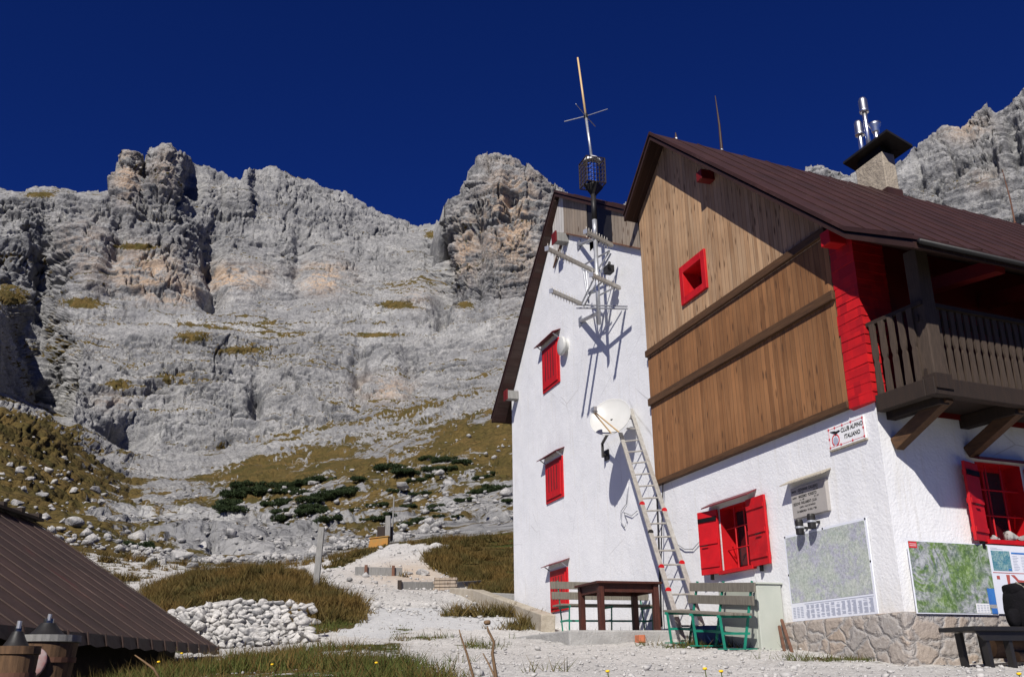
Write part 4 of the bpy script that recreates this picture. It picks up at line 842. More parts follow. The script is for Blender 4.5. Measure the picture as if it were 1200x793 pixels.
for (bx, by), (tx, ty), r in (((1018, 170), (1011, 116), .052), ((1010, 177), (1006, 143), .052), ((1026, 166), (1027, 145), .055)):
    q = oc-.25; p0 = pB(bx, by, q); p1 = pB(tx, ty, q); p1[0] = p0[0] = (p0[0]+p1[0])/2
    fl = HUT.part('flue', MB().tube([p0-[0, 0, .3], p1-[0, 0, .02]], r, 14), 'steel', ch, smooth=True)
    if tx != 1027: HUT.part('cowl', MB().lathe(p1, [(0, .03), (r*1.2, .02), (r*1.75, -.03), (r*1.75, -.27), (r*1.9, -.28), (r*1.9, -.33), (r, -.33)], n=18), 'steel', ch, smooth=True)
    else: HUT.part('cowl', MB().lathe(p1, [(0, .06), (r*2.3, .03), (r*2.2, -.02), (r*1.5, -.08), (r*1.5, -.16), (r, -.20)], n=18), 'steel', ch, smooth=True)

# ================================================================== ON THE WALLS
def text_on(s, fn, a, z, o, hgt, mat, parent, base, name='lettering', sx=1, flip=-1, align='LEFT', bold=.0):
    cu = bpy.data.curves.new('t', 'FONT'); cu.body = s; cu.size = hgt/.72; cu.offset = bold; cu.align_x = align
    tmp = bpy.data.objects.new('t', cu); COL.objects.link(tmp); bpy.context.view_layer.update()
    me = bpy.data.meshes.new_from_object(tmp.evaluated_get(bpy.context.evaluated_depsgraph_get())); bpy.data.objects.remove(tmp)
    for v in me.vertices:
        q = np.array(fn(a+flip*v.co.x*sx, z+v.co.y, o))-np.asarray(base); v.co = tuple(q)
    me.name = name; me.materials.clear(); me.materials.append(M[mat]); ob = bpy.data.objects.new(name, me); COL.objects.link(ob); ob.parent = parent; return ob
# club sign
S = Thing('club_sign', 'white enamel club sign with red starred border under the wood cladding', 'sign', (.56, .0, 2.62))
S.part('sign_plate', fbox(fB, .205, .92, 2.615, 2.895, .012, .03), 'white', bevel=.003); S.part('edge_strip', fbox(fB, .205, .92, 2.596, 2.613, .0, .035), 'concwarm')
mb = MB()
for q in ((.225, .90, 2.868, 2.872), (.225, .90, 2.64, 2.644), (.225, .229, 2.64, 2.872), (.896, .90, 2.64, 2.872)): fbox(fB, *q, .030, .032, mb)
for u, z in [(.228, 2.87), (.898, 2.87), (.228, 2.642), (.898, 2.642), (.45, 2.87), (.62, 2.87), (.77, 2.87), (.45, 2.642), (.68, 2.642), (.228, 2.75), (.898, 2.75)]:
    pt = [(u+(.022 if k % 2 == 0 else .009)*math.sin(k*math.pi/5), .032, z+(.022 if k % 2 == 0 else .009)*math.cos(k*math.pi/5)) for k in range(10)]; mb.prism(pt, (0, .002, 0))
S.part('starred_border', mb, 'redink')
mb = MB(); c = (.775, 2.715)
for k in range(22):
    a0 = -2.6+5.6*k/22; a1 = a0+.26
    mb.prism([(c[0]-r*math.sin(a), .031, c[1]+r*math.cos(a)) for r, a in ((.062, a0), (.078, a0), (.078, a1), (.062, a1))], (0, .002, 0))
S.part('emblem_ring', mb, 'redink')
mb = MB(); mb.lathe((c[0], .031, c[1]-.008), [(0, .002), (.05, .002), (.05, 0)], (0, 1, 0), 20); S.part('emblem_shield', mb, 'bluegrey')
mb = MB(); E_ = [(-.03, .055), (-.11, .12), (-.085, .125), (-.03, .105), (.0, .12), (.02, .10), (.05, .115), (.10, .112), (.075, .09), (.035, .075), (.01, .06), (.0, .045), (-.012, .055)]
mb.prism([(c[0]+x, .033, c[1]+y) for x, y in [(-a, b) for a, b in [(-.1, .125), (-.04, .095), (0, .075), (.015, .05), (.03, .075), (.11, .095), (.085, .11), (.03, .105), (.0, .115), (-.03, .118)]]], (0, .002, 0)); S.part('emblem_eagle', mb, 'ink')
text_on('CLUB ALPINO', fB, .655, 2.785, .033, .052, 'ink', S.e, S.base, sx=.95, bold=.002); text_on('ITALIANO', fB, .60, 2.695, .033, .052, 'ink', S.e, S.base, sx=.95, bold=.002)
# memorial tablet
S = Thing('memorial_plaque', 'grey stone tablet with black capitals under a sloped metal cover', 'plaque', (1.45, 0, 1.9))
S.part('tablet', fbox(fB, 1.07, 1.83, 1.89, 2.29, .0, .05), 'slate', bevel=.006)
S.part('cover', MB().prism([(.98, 0, 2.40), (1.92, 0, 2.40), (1.92, .15, 2.33), (.98, .15, 2.33)], (0, 0, .015)), 'concwarm')
for s_, u, z, hh, sx in (('SERGTE', 1.80, 2.225, .022, .9), ('GIOVANNI  CALLIENO', 1.66, 2.222, .036, .86), ('N. 3 . 1926', 1.64, 2.19, .016, 1), ('M. 4 . 1946', 1.32, 2.19, .016, 1),
    ('ALPINO', 1.80, 2.142, .022, .9), ('MASSIMO  FORESTO', 1.66, 2.138, .036, .88), ('N. 1 . 1928', 1.64, 2.106, .016, 1), ('M. 4 . 1946', 1.32, 2.106, .016, 1), ('SEZIONE  PARLAMENTI  JULIA', 1.79, 2.055, .034, .82), ('CAPO 1 ALP. DI PAOLO', 1.66, 2.01, .02, 1.2), ('IN MEMORIA  30 GIU 1958', 1.72, 1.955, .024, 1.1)):
    text_on(s_, fB, u, z, .052, hh, 'ink', S.e, S.base, sx=sx, bold=.0012)
# two wall lamps under the tablet
for px, py, lab in ((937, 618, 'left of two dark cylindrical spotlights below the stone tablet'), (951, 611, 'right of two dark cylindrical spotlights below the stone tablet')):
    p = pB(px, py, .12); S = Thing('wall_lamp', lab, 'lamp', (p[0], 0, p[2]), group='spotlights under the tablet')
    S.part('lamp_body', MB().lathe(p+[0, 0, -.085], [(0, 0), (.05, 0), (.052, .01), (.052, .16), (.044, .185), (0, .185)], n=18), 'greybox' if 0 else 'rail' if 0 else 'black', smooth=False)
    S.part('lamp_arm', MB().beam((p[0], 0, p[2]), p, .025, .03), 'black'); S.part('clamp', MB().lathe(p+[0, 0, -.01], [(.054, 0), (.06, 0), (.06, .025), (.054, .025)], n=18), 'galv')
# posters
def frameclips(S, fn, pts, o, m='black'):
    mb = MB(); [mb.lathe(fn(a, z, o), [(0, .008), (.012, .006), (.012, 0)], np.array(fn(0, 0, 1))-np.array(fn(0, 0, 0)), 8) for a, z in pts]; S.part('screw', mb, m)
S = Thing('map_panel', 'large faded pale trail map panel with a printed table along its foot', 'map', (1.25, 0, .6))
S.part('panel', fbox(fB, .395, 2.11, .612, 1.705, .02, .035), 'paper', bevel=.002); S.part('map_print', fbox(fB, .43, 2.08, .84, 1.675, .035, .038), 'mappale')
mb = MB(); fbox(fB, .43, 1.80, .812, .818, .0355, .038, mb)
for k in range(13):
    for j in range(17): 
        if random.random() < .9: u = .45+k*.105; fbox(fB, u, u+.085*random.uniform(.6, 1), .64+j*.0096, .644+j*.0096, .0355, .0375, mb)
for k in range(3):
    for j in range(7): u = 1.84+k*.085; fbox(fB, u, u+.06, .655+j*.02, .664+j*.02, .0355, .0375, mb)
S.part('table_print', mb, 'bluegrey'); frameclips(S, fB, [(.41, 1.69), (1.25, 1.69), (2.09, 1.69), (.41, 1.2), (2.09, 1.2)], .035)
S = Thing('map_panel', 'green relief map panel with a red corner label on the stone plinth', 'map', Cp(.7, .6, 0))
S.part('panel', fbox(fC, .10, 1.37, .585, 1.385, .075, .09), 'paper', bevel=.002); S.part('map_print', fbox(fC, .11, 1.36, .60, 1.375, .09, .093), 'mapgreen')
S.part('corner_label', fbox(fC, .112, .235, 1.30, 1.372, .093, .095), 'redink')
mb = MB(); [fbox(fC, .125, .222, 1.322+j*.02, 1.327+j*.02, .095, .0965, mb) for j in range(2)]; S.part('label_lines', mb, 'white')
S.part('legend', fbox(fC, 1.02, 1.235, .60, .71, .093, .095), 'white')
mb = MB(); [fbox(fC, 1.035+.05*k, 1.07+.05*k, .615+.018*j, .622+.018*j, .095, .0965, mb) for k in range(4) for j in range(5)]; S.part('legend_print', mb, 'bluegrey')
S = Thing('information_board', 'white information poster with a teal map and red brown shapes under the window', 'poster', Cp(1.7, .7, 0))
S.part('panel', fbox(fC, 1.375, 2.25, .60, 1.385, .072, .088), 'paper'); S.part('map_print', fbox(fC, 1.41, 1.72, 1.09, 1.32, .088, .091), 'mapteal')
mb = MB(); fbox(fC, 1.39, 2.2, 1.062, 1.070, .088, .090, mb); mb.prism([Cp(1.60, 1.045, .089), Cp(1.66, 1.045, .089), Cp(1.635, .86, .089), Cp(1.61, .86, .089)], nCl*.002); mb.prism([Cp(1.68, 1.045, .089), Cp(1.74, 1.045, .089), Cp(1.80, .99, .089), Cp(1.90, .985, .089), Cp(1.90, .93, .089), Cp(1.79, .95, .089), Cp(1.74, 1.0, .089)], nCl*.002); fbox(fC, 1.44, 1.49, .99, 1.03, .088, .090, mb)
S.part('red_brown_shapes', mb, 'brick')
mb = MB(); fbox(fC, 1.75, 2.2, 1.29, 1.31, .088, .09, mb); fbox(fC, 1.66, 1.71, 1.095, 1.115, .0912, .0925, mb); S.part('blue_bars', mb, 'blue')
mb = MB(); [fbox(fC, 1.76, 1.76+.1*random.uniform(.6, 1), 1.10+j*.018, 1.105+j*.018, .088, .09, mb) for j in range(10)]; [fbox(fC, 1.41, 1.41+.25*random.uniform(.3, 1), 1.335+j*.014, 1.339+j*.014, .088, .09, mb) for j in range(2)]; [fbox(fC, 1.9, 2.1, 1.10+j*.018, 1.104+j*.018, .088, .09, mb) for j in range(10)]
S.part('text_lines', mb, 'bluegrey')
S = Thing('leaflet', 'small blue leaflet stuck beside the relief map', 'leaflet', Cp(1.3, .6, 0))
S.part('sheet', fbox(fC, 1.235, 1.35, .70, .88, .095, .099), 'blue'); S.part('sheet', fbox(fC, 1.26, 1.35, .60, .66, .095, .099), 'blue'); S.part('photo_strip', fbox(fC, 1.245, 1.35, .66, .70, .095, .099), 'concrete')
# round white ventilator by the top annex window
p = pB(657, 405, .14); S = Thing('round_vent', 'round white disc vent beside the topmost annex window', 'vent', (p[0], 0, p[2]))
S.part('disc', MB().lathe((p[0], .0, p[2]), [(.15, .0), (.15, .06), (.21, .09), (.215, .14), (.19, .155), (0, .165)], (0, 1, 0), 28), 'whiteplastic', smooth=True)
# satellite dish
c = pB(715, 488, .52); S = Thing('satellite_dish', 'white oval satellite dish held off the annex wall', 'satellite dish', (c[0], 0, c[2]-.35))
nW = np.array([-.42, -.83, .36]); nW /= np.linalg.norm(nW); nH = np.array([nW@eB, nW@nB, nW[2]])
R0 = .385; prof_ = [(0, -.075)]+[(R0*k/8, -.075+.075*(k/8)**2) for k in range(1, 9)]+[(R0+.008, .006), (R0+.008, -.008), (R0*.9, -.022), (R0*.5, -.07), (0, -.09)]
S.part('reflector', MB().lathe(c, prof_, nH, 40), 'whiteplastic', smooth=True)
upv = np.array([0, 0, 1.])-nH*nH[2]; upv /= np.linalg.norm(upv); sd = np.cross(upv, nH)
lnb = pB(695, 481, .95); bot = c-upv*.36
arm = MB(); arm.tube([bot+sd*.05, lnb+[0, 0, -.02]], .014, 6); arm.tube([bot+sd*.20, lnb+[0, 0, .0]], .014, 6); S.part('feed_arm', arm, 'fibre')
S.part('receiver', MB().lathe(lnb, [(0, -.03), (.045, -.03), (.05, .05), (.03, .10), (0, .11)], c-lnb, 12).box(lnb[0]-.11, lnb[0]+.02, lnb[1]-.03, lnb[1]+.03, lnb[2]-.02, lnb[2]+.05), 'galv')
wm = pB(712, 533, 0); mb = MB(); mb.tube([c-nH*.08, c-nH*.14-upv*.1, wm+[0, .10, .22], wm+[0, .10, -.05]], .028, 8); mb.tube([wm+[0, .10, .0], wm+[0, 0, 0]], .025, 8); mb.box(wm[0]-.09, wm[0]+.09, 0, .03, wm[2]-.1, wm[2]+.1)
S.part('mount', mb, 'black')
# cables
def cable(px, lab, r=.009, m='black', sag=None):
    pts = [pB(x, y, o) for x, y, o in px]; base = pts[-1]; single('cable', MB().tube(pts, r, 5), m, lab, 'cable', (base[0], 0, base[2]), smooth=True)
cable([(747, 250, .05), (752, 300, .03), (758, 380, .03), (763, 460, .03), (769, 560, .03), (772, 640, .03), (775, 734, .03)], 'thin dark downlead cable running down where cladding and plaster meet', .014)
cable([(736, 567, .03), (734, 590, .02), (728, 598, .03), (727, 610, .04), (732, 618, .03), (735, 610, .03), (731, 600, .03), (740, 604, .03), (747, 598, .03)], 'grey cable hanging in a loop left of the ladder', .008, 'galv')
cable([(793, 637, .03), (802, 643, .03), (812, 643, .03), (820, 634, .03)], 'slack grey cable between ladder and red shutter', .008, 'galv')

# ================================================================== AERIALS
PO = .42; b0 = pB(702, 377, PO); u0 = b0[0]; ztop = pB(694, 219, PO)[2]
S = Thing('antenna_mast', 'galvanised antenna mast with four comb shaped panels on the annex wall', 'antenna', (u0, 0, b0[2]))
S.part('mast', MB().tube([(u0, PO, b0[2]-.05), (u0, PO, ztop-1.2)], .042, 12).tube([(u0, PO, ztop-1.2), (u0, PO, ztop-.75)], .05, 12), 'galv', smooth=True); S.part('shaded_mast_top', MB().tube([(u0, PO, ztop-.76), (u0, PO, ztop-.2)], .052, 12), 'black', smooth=True)  # upper mast coloured black for the shadow lying on it
yaw = math.radians(41); bd = np.array([math.sin(yaw), math.cos(yaw), 0]); bdH = np.array([bd@eB, bd@nB, 0])
def along(P, px):                      # walk from house point P along the boom until it is seen at px
    best = min(np.linspace(-2.2, 2.2, 881), key=lambda t: abs(proj(H2W(P+bdH*t))[0]-px)); return P+bdH*best
for (rx, ry), lx, ro in (((718, 288), 686, .22), ((697, 318), 641, PO), ((727, 338), 693, .22), ((681, 356), 646, .50)):
    a = pB(rx, ry, ro); b = along(a, lx); L = np.linalg.norm(b-a); d = (b-a)/L
    pan = S.part('panel_antenna', MB().beam(a+d*.02, b, .065, .07), 'alu', bevel=.004)
    mb = MB(); n = 9
    for k in range(n): q = b-d*(.03+L*(.55 if lx == 641 else .85)*k/n); mb.tube([q-[0, 0, .11], q+[0, 0, .11]], .007, 5)
    S.part('element', mb, 'alu', pan); S.part('end_plate', MB().beam(b-d*.004, b+d*.012, .09, .09), 'galv', pan)
mb = MB()
for (x0, y0, q0), (x1, y1, q1) in [((685, 310, .3), (714, 294, .3)), ((682, 315, .4), (697, 323, PO)), ((681, 357, .5), (697, 324, PO)), ((684, 359, .5), (700, 330, PO)), ((676, 357, .5), (702, 358, PO)), ((702, 358, PO), (735, 359, .2)), ((676, 361, .5), (702, 361, PO)), ((702, 361, PO), (735, 362, .2)), ((697, 322, PO), (714, 295, .25)), ((700, 326, PO), (716, 297, .25)), ((683, 312, .4), (688, 345, .45)), ((688, 345, .45), (706, 330, PO)), ((687, 318, .45), (690, 355, .45)), ((700, 347, PO), (722, 336, .25)), ((687, 345, .45), (701, 341, PO))]:
    mb.tube([pB(x0, y0, q0), pB(x1, y1, q1)], .018, 6)
S.part('strut', mb, 'galv')
mb = MB(); w1 = pB(679, 287, 0); mb.tube([w1, (u0, PO, pB(699, 278, PO)[2])], .03, 8); w2 = pB(681, 376, 0); mb.tube([w2, (u0, PO, pB(701, 367, PO)[2])], .04, 8)
for w_ in (w1, w2): mb.box(w_[0]-.09, w_[0]+.09, 0, .025, w_[2]-.09, w_[2]+.09)
S.part('wall_bracket', mb, 'galv')
mb = MB(); q = pB(713, 316, .3); mb.box(q[0]-.1, q[0]+.1, .22, .36, q[2]-.07, q[2]+.07); mb.tube([q, q+[-.28, .1, .02]], .03, 8); S.part('junction_box', mb, 'black')
cz = ztop-.22
S.part('funnel', MB().lathe((u0, PO, cz), [(.06, -.02), (.07, .02), (.22, .20), (.22, .23)], n=4), 'black')
mb = MB(); r = .20; z0 = cz+.22; z1 = cz+.78
cs = [(u0+r*sx, PO+r*sy) for sx, sy in ((-1, -1), (1, -1), (1, 1), (-1, 1))]
for i in range(4):
    (x0, y0), (x1, y1) = cs[i], cs[(i+1) % 4]; mb.tube([(x0, y0, z0), (x0, y0, z1)], .014, 5)
    for k in range(7): z = z0+(z1-z0)*k/6; mb.tube([(x0, y0, z), (x1, y1, z)], .008 if 0 < k < 6 else .014, 5)
    for k in range(1, 6): t = k/6; mb.tube([(x0+(x1-x0)*t, y0+(y1-y0)*t, z0), (x0+(x1-x0)*t, y0+(y1-y0)*t, z1)], .007, 5)
S.part('cage', mb, 'darkbeam')
S.part('blue_panel', MB().lathe((u0, PO, z0+.06), [(0, 0), (.13, 0), (.13, .42), (0, .42)], n=10), 'solar'); S.part('dome', MB().lathe((u0, PO, z1), [(.19, -.02), (.17, .04), (.10, .09), (0, .11)], n=20), 'white', smooth=True)
pm = H2W((u0, PO, z1+.09)); tip = pB(677, 68, PO); ptip = H2W(tip); mid = pm+(ptip-pm)*.40
A = Thing('whip_antenna', 'tall tan and silver whip aerial with four radials above the wire cage', 'antenna', pm, 'W')
A.part('lower_tube', MB().tube([pm, mid], .028, 8), 'galv', smooth=True); A.part('upper_rod', MB().tube([mid, ptip], [.026, .019], 8), 'fibre', smooth=True); A.part('joint', MB().lathe(mid, [(0, -.05), (.045, -.05), (.045, .05), (0, .05)], n=10), 'black')
for k in range(4):
    a = math.radians(-28+90*k); A.part('radial', MB().tube([mid, mid+np.array([math.cos(a+math.pi)*.5, math.sin(a+math.pi)*.5, .02])], .010, 5), 'galv')
for px, py, ty, t, lab in ((843, 172, 100, 1.56, 'dark jointed rod aerial on the ridge left of the chimney'), (791, 166, 157, .55, 'tiny rod at the front end of the ridge'), (1187, 258, 195, 9.35, 'thin rusty rod on the ridge right of the chimney')):
    q = np.array([MLP[1][0], .39, MLP[1][1]-.01])+eCl*(t+.04); s = np.linalg.norm(H2W(q)); hgt = (py-ty)/F*s*1.02
    X = Thing('rod_antenna', lab, 'antenna', q)
    X.part('rod', MB().tube([q, q+[.0, 0, hgt*.45], q+[.01*hgt*4, 0, hgt]], [.03, .022, .008] if t < 3 else [.02, .016, .008], 7), 'rust' if t > 3 else 'fascia'); X.part('foot', MB().lathe(q, [(.03, -.03), (.03, .03), (.0, .04)], n=8), 'galv' if t < 3 else 'rust')

# ================================================================== TERRACE THINGS
ZS = .625
single('terrace_slab', MB().prism([(4.75, -.05, .15), (4.75, 2.12, .15), (7.6, 2.12, .15), (8.2, -.05, .15)], (0, 0, ZS-.15)), 'concrete', 'low concrete slab in front of the annex carrying table and bench', 'slab', (5.5, 1, .4), bevel=.025)
# table
T = Thing('table', 'dark red brown wooden table standing on the concrete slab', 'table', (5.4, 1.0, ZS))
T.part('tabletop', MB().box(4.90, 5.85, .46, 1.58, 1.325, 1.36), 'tablewood', bevel=.005)
T.part('apron', MB().box(4.98, 5.0, .55, 1.5, 1.20, 1.325).box(5.76, 5.78, .55, 1.5, 1.20, 1.325).box(5.0, 5.76, .54, .56, 1.2, 1.325).box(5.0, 5.76, 1.49, 1.51, 1.2, 1.325), 'tablewood')
for u in (4.99, 5.77):
    for o in (.56, 1.49): T.part('leg', MB().box(u-.045, u+.045, o-.045, o+.045, ZS, 1.323), 'tablewood', bevel=.005)
def bench(name, lab, c, ax, out, L, slope, frame_m, slat_m):
    """ax: unit vector along the seat, out: the way it faces"""
    c = np.asarray(c, float); ax = np.asarray(ax, float)+np.array([0, 0, slope]); out = np.asarray(out, float); Z = np.array([0, 0, 1.])
    S = Thing(name, lab, 'bench', c, group='slatted benches with green frames')
    for k in range(3): S.part('seat_slat', MB().beam(c-ax*L/2+out*(.06+.14*k)+Z*.44, c+ax*L/2+out*(.06+.14*k)+Z*.44, .12, .03), slat_m, bevel=.004)
    for k in range(2): S.part('back_slat', MB().beam(c-ax*L/2-out*(.03+.04*k)+Z*(.61+.17*k), c+ax*L/2-out*(.03+.04*k)+Z*(.61+.17*k), .028, .12), slat_m, bevel=.004)
    for t in (-.42, 0, .42):
        q = c+ax*L*t; mb = MB()
        mb.beam(q-out*.12+Z*.86, q+out*.06+Z*.0+out*.02, .035, .012, ax); mb.beam(q-out*.06+Z*.41, q+out*.44+Z*.41, .012, .035, ax if False else Z); mb.beam(q+out*.40+Z*.41, q+out*.36+Z*0, .035, .012, ax)
        mb.beam(q-out*.02+Z*.2, q+out*.38+Z*.2, .01, .03); mb.beam(q-out*.10+Z*.01, q+out*.46+Z*.01, .035, .014)
        S.part('leg', mb, frame_m)
    mb = MB(); mb.beam(c-ax*L*.42+out*.2+Z*.2, c+ax*L*.42+out*.2+Z*.2, .012, .03); S.part('brace', mb, frame_m)
    return S
bench('garden_bench', 'weathered slatted bench behind the dark table', (6.22, .95, ZS), (0, 1, 0), (-1, 0, 0), 1.75, 0, 'green', 'greywood')
bench('garden_bench', 'weathered slatted bench below the open red shutters', (2.98, .62, .335), (1, 0, 0), (0, 1, 0), 1.75, .085, 'green', 'greywood')
X = single('storage_box', MB().box(3.2, 3.55, .44, .74, .38, .62), 'bluecrate', 'blue plastic crate under the right bench', 'crate', (3.4, .6, .38), bevel=.02)
# cabinet
Kc = Thing('cabinet', 'pale grey green metal cabinet against the wall beside the bench', 'cabinet', (2.8, .2, .3))
Kc.part('body', MB().box(2.32, 3.32, .02, .40, .22, 1.10), 'greybox', bevel=.012); Kc.part('lid', MB().box(2.30, 3.34, .0, .42, 1.10, 1.125), 'greybox', bevel=.006); Kc.part('door', MB().box(2.38, 3.26, .40, .412, .30, 1.06), 'greybox', bevel=.003)
# ladder
l0, l1 = pB(801, 750, .80), pB(727, 507, .32); r0, r1 = pB(823, 732, .42), pB(739, 479, .04)
Ld = Thing('ladder', 'long weathered aluminium ladder leaning on the wall beside the dish', 'ladder', (3.7, .6, .42))
for a, b in ((l0, l1), (r0, r1)): Ld.part('rail', MB().beam(a, b, .028, .075, (0, 1, 0)), 'alu', bevel=.003)
mb = MB(); n = 16; Ll = np.linalg.norm(l1-l0); rn_ = int(Ll/.265)
for k in range(rn_+1): t = (k+.6)*.265/Ll; 
for k in range(rn_+2):
    z = .42+.22+k*.235
    ta = (z-l0[2])/(l1[2]-l0[2]); tb = (z-r0[2])/(r1[2]-r0[2])
    if tb > .98: break
    a = l0+(l1-l0)*min(ta, 1.08 if ta < 1.2 else ta); b = r0+(r1-r0)*tb
    if ta <= 1.0: Ld.part('rung', MB().tube([a, b], .015, 6), 'alu')
    else: Ld.part('rung', MB().tube([b+np.array([.02, .2, -.0]), b], .015, 6), 'alu')
for a, m in ((l0+(l1-l0)*.60, 'red'), (r0+(r1-r0)*.47, 'red'), (l0+(l1-l0)*.30, 'red'), (l0+(l1-l0)*.2, 'red'), (r0+(r1-r0)*.24, 'red'), (l0+(l1-l0)*.46, 'black')):
    Ld.part('clamp', MB().lathe(a-[.03, 0, 0], [(0, 0), (.04, 0), (.045, .03), (.03, .07), (0, .07)], (1, 0, 0), 10), m)
single('hanging_cord', MB().tube([pB(777, 560, .05), pB(775, 640, .1), pB(774, 700, .12), pB(776, 733, .12)], .010, 5), 'black', 'dark cord hanging behind the ladder down to the slab', 'cord', tuple(pB(776, 733, .12)))
# leaning iron bars
for k, (a, b, lab) in enumerate((((2.26, .10, .64), (1.72, .34, .20), 'longer of two rusty bars leaning where the stone plinth starts'), ((2.30, .12, .56), (1.86, .36, .21), 'shorter of two rusty bars leaning where the stone plinth starts'))):
    single('iron_bar', MB().tube([a, b], .022, 7), 'rust', lab, 'bar', b, group='rusty bars')
# white stones on the window sill
for k, (w, s) in enumerate(((1.66, .07), (1.86, .13), (2.05, .09))):
    v, f = ROCKS[3][k]; o = arrmesh('stone', v*s, f, M['white'] if 0 else M['boulder'], True); o.location = H2W(Cp(w, 1.45+s*.4, .03 if k else -.02)); tag(o, ('smallest', 'largest', 'middle sized')[k]+' pale stone lying on the red window sill', 'stone')
# black bench by the C wall
Bb = Thing('black_bench', 'low black plank bench with tapered legs in front of the stone plinth', 'bench', Cp(1.0, .04, .7))
zt_ = .415; Bb.part('seat', MB().prism([Cp(-.02, zt_-.045, .45), Cp(2.4, zt_-.045, .45), Cp(2.4, zt_-.045, .92), Cp(-.02, zt_-.045, .92)], (0, 0, .045)), 'black', bevel=.006)
Bb.part('apron', MB().prism([Cp(.02, zt_-.047, .86), Cp(2.3, zt_-.047, .86), Cp(2.3, zt_-.14, .86), Cp(.14, zt_-.14, .86)], nCl*.02), 'black')
for w in (.22, .55, 2.1):
    for o_ in (.52, .83): Bb.part('leg', MB().beam(Cp(w, .0, o_), Cp(w-.03, zt_-.05, o_), .07, .05), 'black')
for k, (w0_, o_, z_, r_) in enumerate(((.72, .42, .20, .115), (.88, .62, .10, .055))):
    z_ += .02; a, b = np.array(Cp(w0_, z_, o_)), np.array(Cp(3.0, z_, o_)); S = Thing('log', ('thick', 'thin')[k]+' sawn log lying under the black bench', 'log', a)
    S.part('bark', MB().tube([a, (a+b)/2, b], [r_, r_*.96, r_], 16, cap=False), 'log', smooth=True); S.part('cut_end', MB().lathe(a, [(0, -.004), (r_*.97, 0), (r_*.97, .01)], eCl, 18), 'logend')
# backpack
bc = np.array(Cp(1.02, .415, .68)); Bp_ = Thing('backpack', 'black hiking backpack with yellow cloth standing on the black bench', 'backpack', bc)
def blobmesh(c, r, seed, sub=3, amp=.16):
    v, f = ICO[sub]; v = v*(1+amp*(fbm(v*2+seed, 3, seed)-.5)[:, None]*2); v = np.sign(v)*np.abs(v)**(.82 if amp < .2 else .6); V = v*np.asarray(r)+np.asarray(c); mb = MB(); mb.add([tuple(x) for x in V], [tuple(x) for x in f]); return mb
def cd(w, z, o): return eCl*w+nCl*o+np.array([0, 0, z])
Bp_.part('body', blobmesh(bc+cd(0, .20, 0), (.17, .13, .23), 3, amp=.24), 'bag', smooth=True); Bp_.part('lid', blobmesh(bc+cd(.0, .40, -.01), (.15, .12, .07), 5, amp=.3), 'bag', smooth=True)
Bp_.part('pocket', blobmesh(bc+cd(.02, .13, .12), (.11, .05, .11), 8, amp=.26), 'bag', smooth=True); Bp_.part('pocket', blobmesh(bc+cd(-.17, .10, .03), (.05, .07, .10), 9), 'bag', smooth=True)
Bp_.part('strap', MB().tube([bc+cd(-.09, .47, .05), bc+cd(-.07, .42, .12), bc+cd(-.03, .30, .17), bc+cd(.0, .18, .21)], .011, 6), 'greywood'); Bp_.part('yellow_cloth', blobmesh(bc+cd(-.11, .13, .16), (.045, .03, .055), 11), 'yellow', smooth=True); Bp_.part('logo_patch', MB().beam(bc+cd(.03, .30, .145), bc+cd(.10, .26, .145), .01, .03), 'brick')

# ================================================================== SHED (lower left)
xe, ze, xr, zr, y0, y1 = -4.13, .43, -6.87, 2.16, 2.0, 14.0
Sh = Thing('shed', 'low stone shed with a faded brown sheet metal roof in the lower left', 'shed', (-6.8, 8, -.6), 'W')
rf = Sh.part('roof', MB().prism([(xe, y0, ze), (xr, y0, zr), (2*xr-xe, y0, ze), (2*xr-xe, y0, ze-.04), (xr, y0, zr-.05), (xe, y0, ze-.04)], (0, y1-y0, 0)), 'shedroof')
s = MB(); n = int((y1-y0)/.43); sl = np.array([xe-xr, 0, ze-zr])
for k in range(n+1):
    y = y1-.02-k*.43; s.beam((xr, y, zr+.015), (xe, y, ze+.012), .016, .012)
Sh.part('seam', s, 'shedroof', rf)
s = MB()
for k in range(n+1):
    y = y1-k*.43; s.add([(xe+.012, y, ze+.01), (xe+.012, y-.43, ze+.01), (xe+.05, y-.43, ze-.09), (xe+.05, y-.22, ze-.12), (xe+.05, y-.02, ze-.10)], [(0, 1, 2, 3, 4)]); s.tube([(xe+.03, y, ze+.02), (xe+.055, y, ze-.10)], .009, 5)
Sh.part('eave_lip', s, 'shedroof', rf)
s = MB(); s.beam((xr+.02, y0, zr+.03), (xr+.02, y1, zr+.03), .22, .04)
for k in range(16): s.box(xr-.1, xr+.14, y1-.2-k*.5, y1-.1-k*.5, zr+.04, zr+.10)
Sh.part('ridge_cap', s, 'darkbeam', rf)
Sh.part('wall', MB().prism([(xe-.45, y0+.3, -1.2), (2*xr-xe+.45, y0+.3, -1.2), (2*xr-xe+.45, y0+.3, ze+.2), (xr, y0+.3, zr-.1), (xe-.45, y0+.3, ze+.2)], (0, y1-y0-.6, 0)), 'darkbeam')
Sh.part('rafter', MB().beam((xr, y1-.03, zr-.09), (xe+.02, y1-.03, ze-.07), .05, .1), 'fascia')
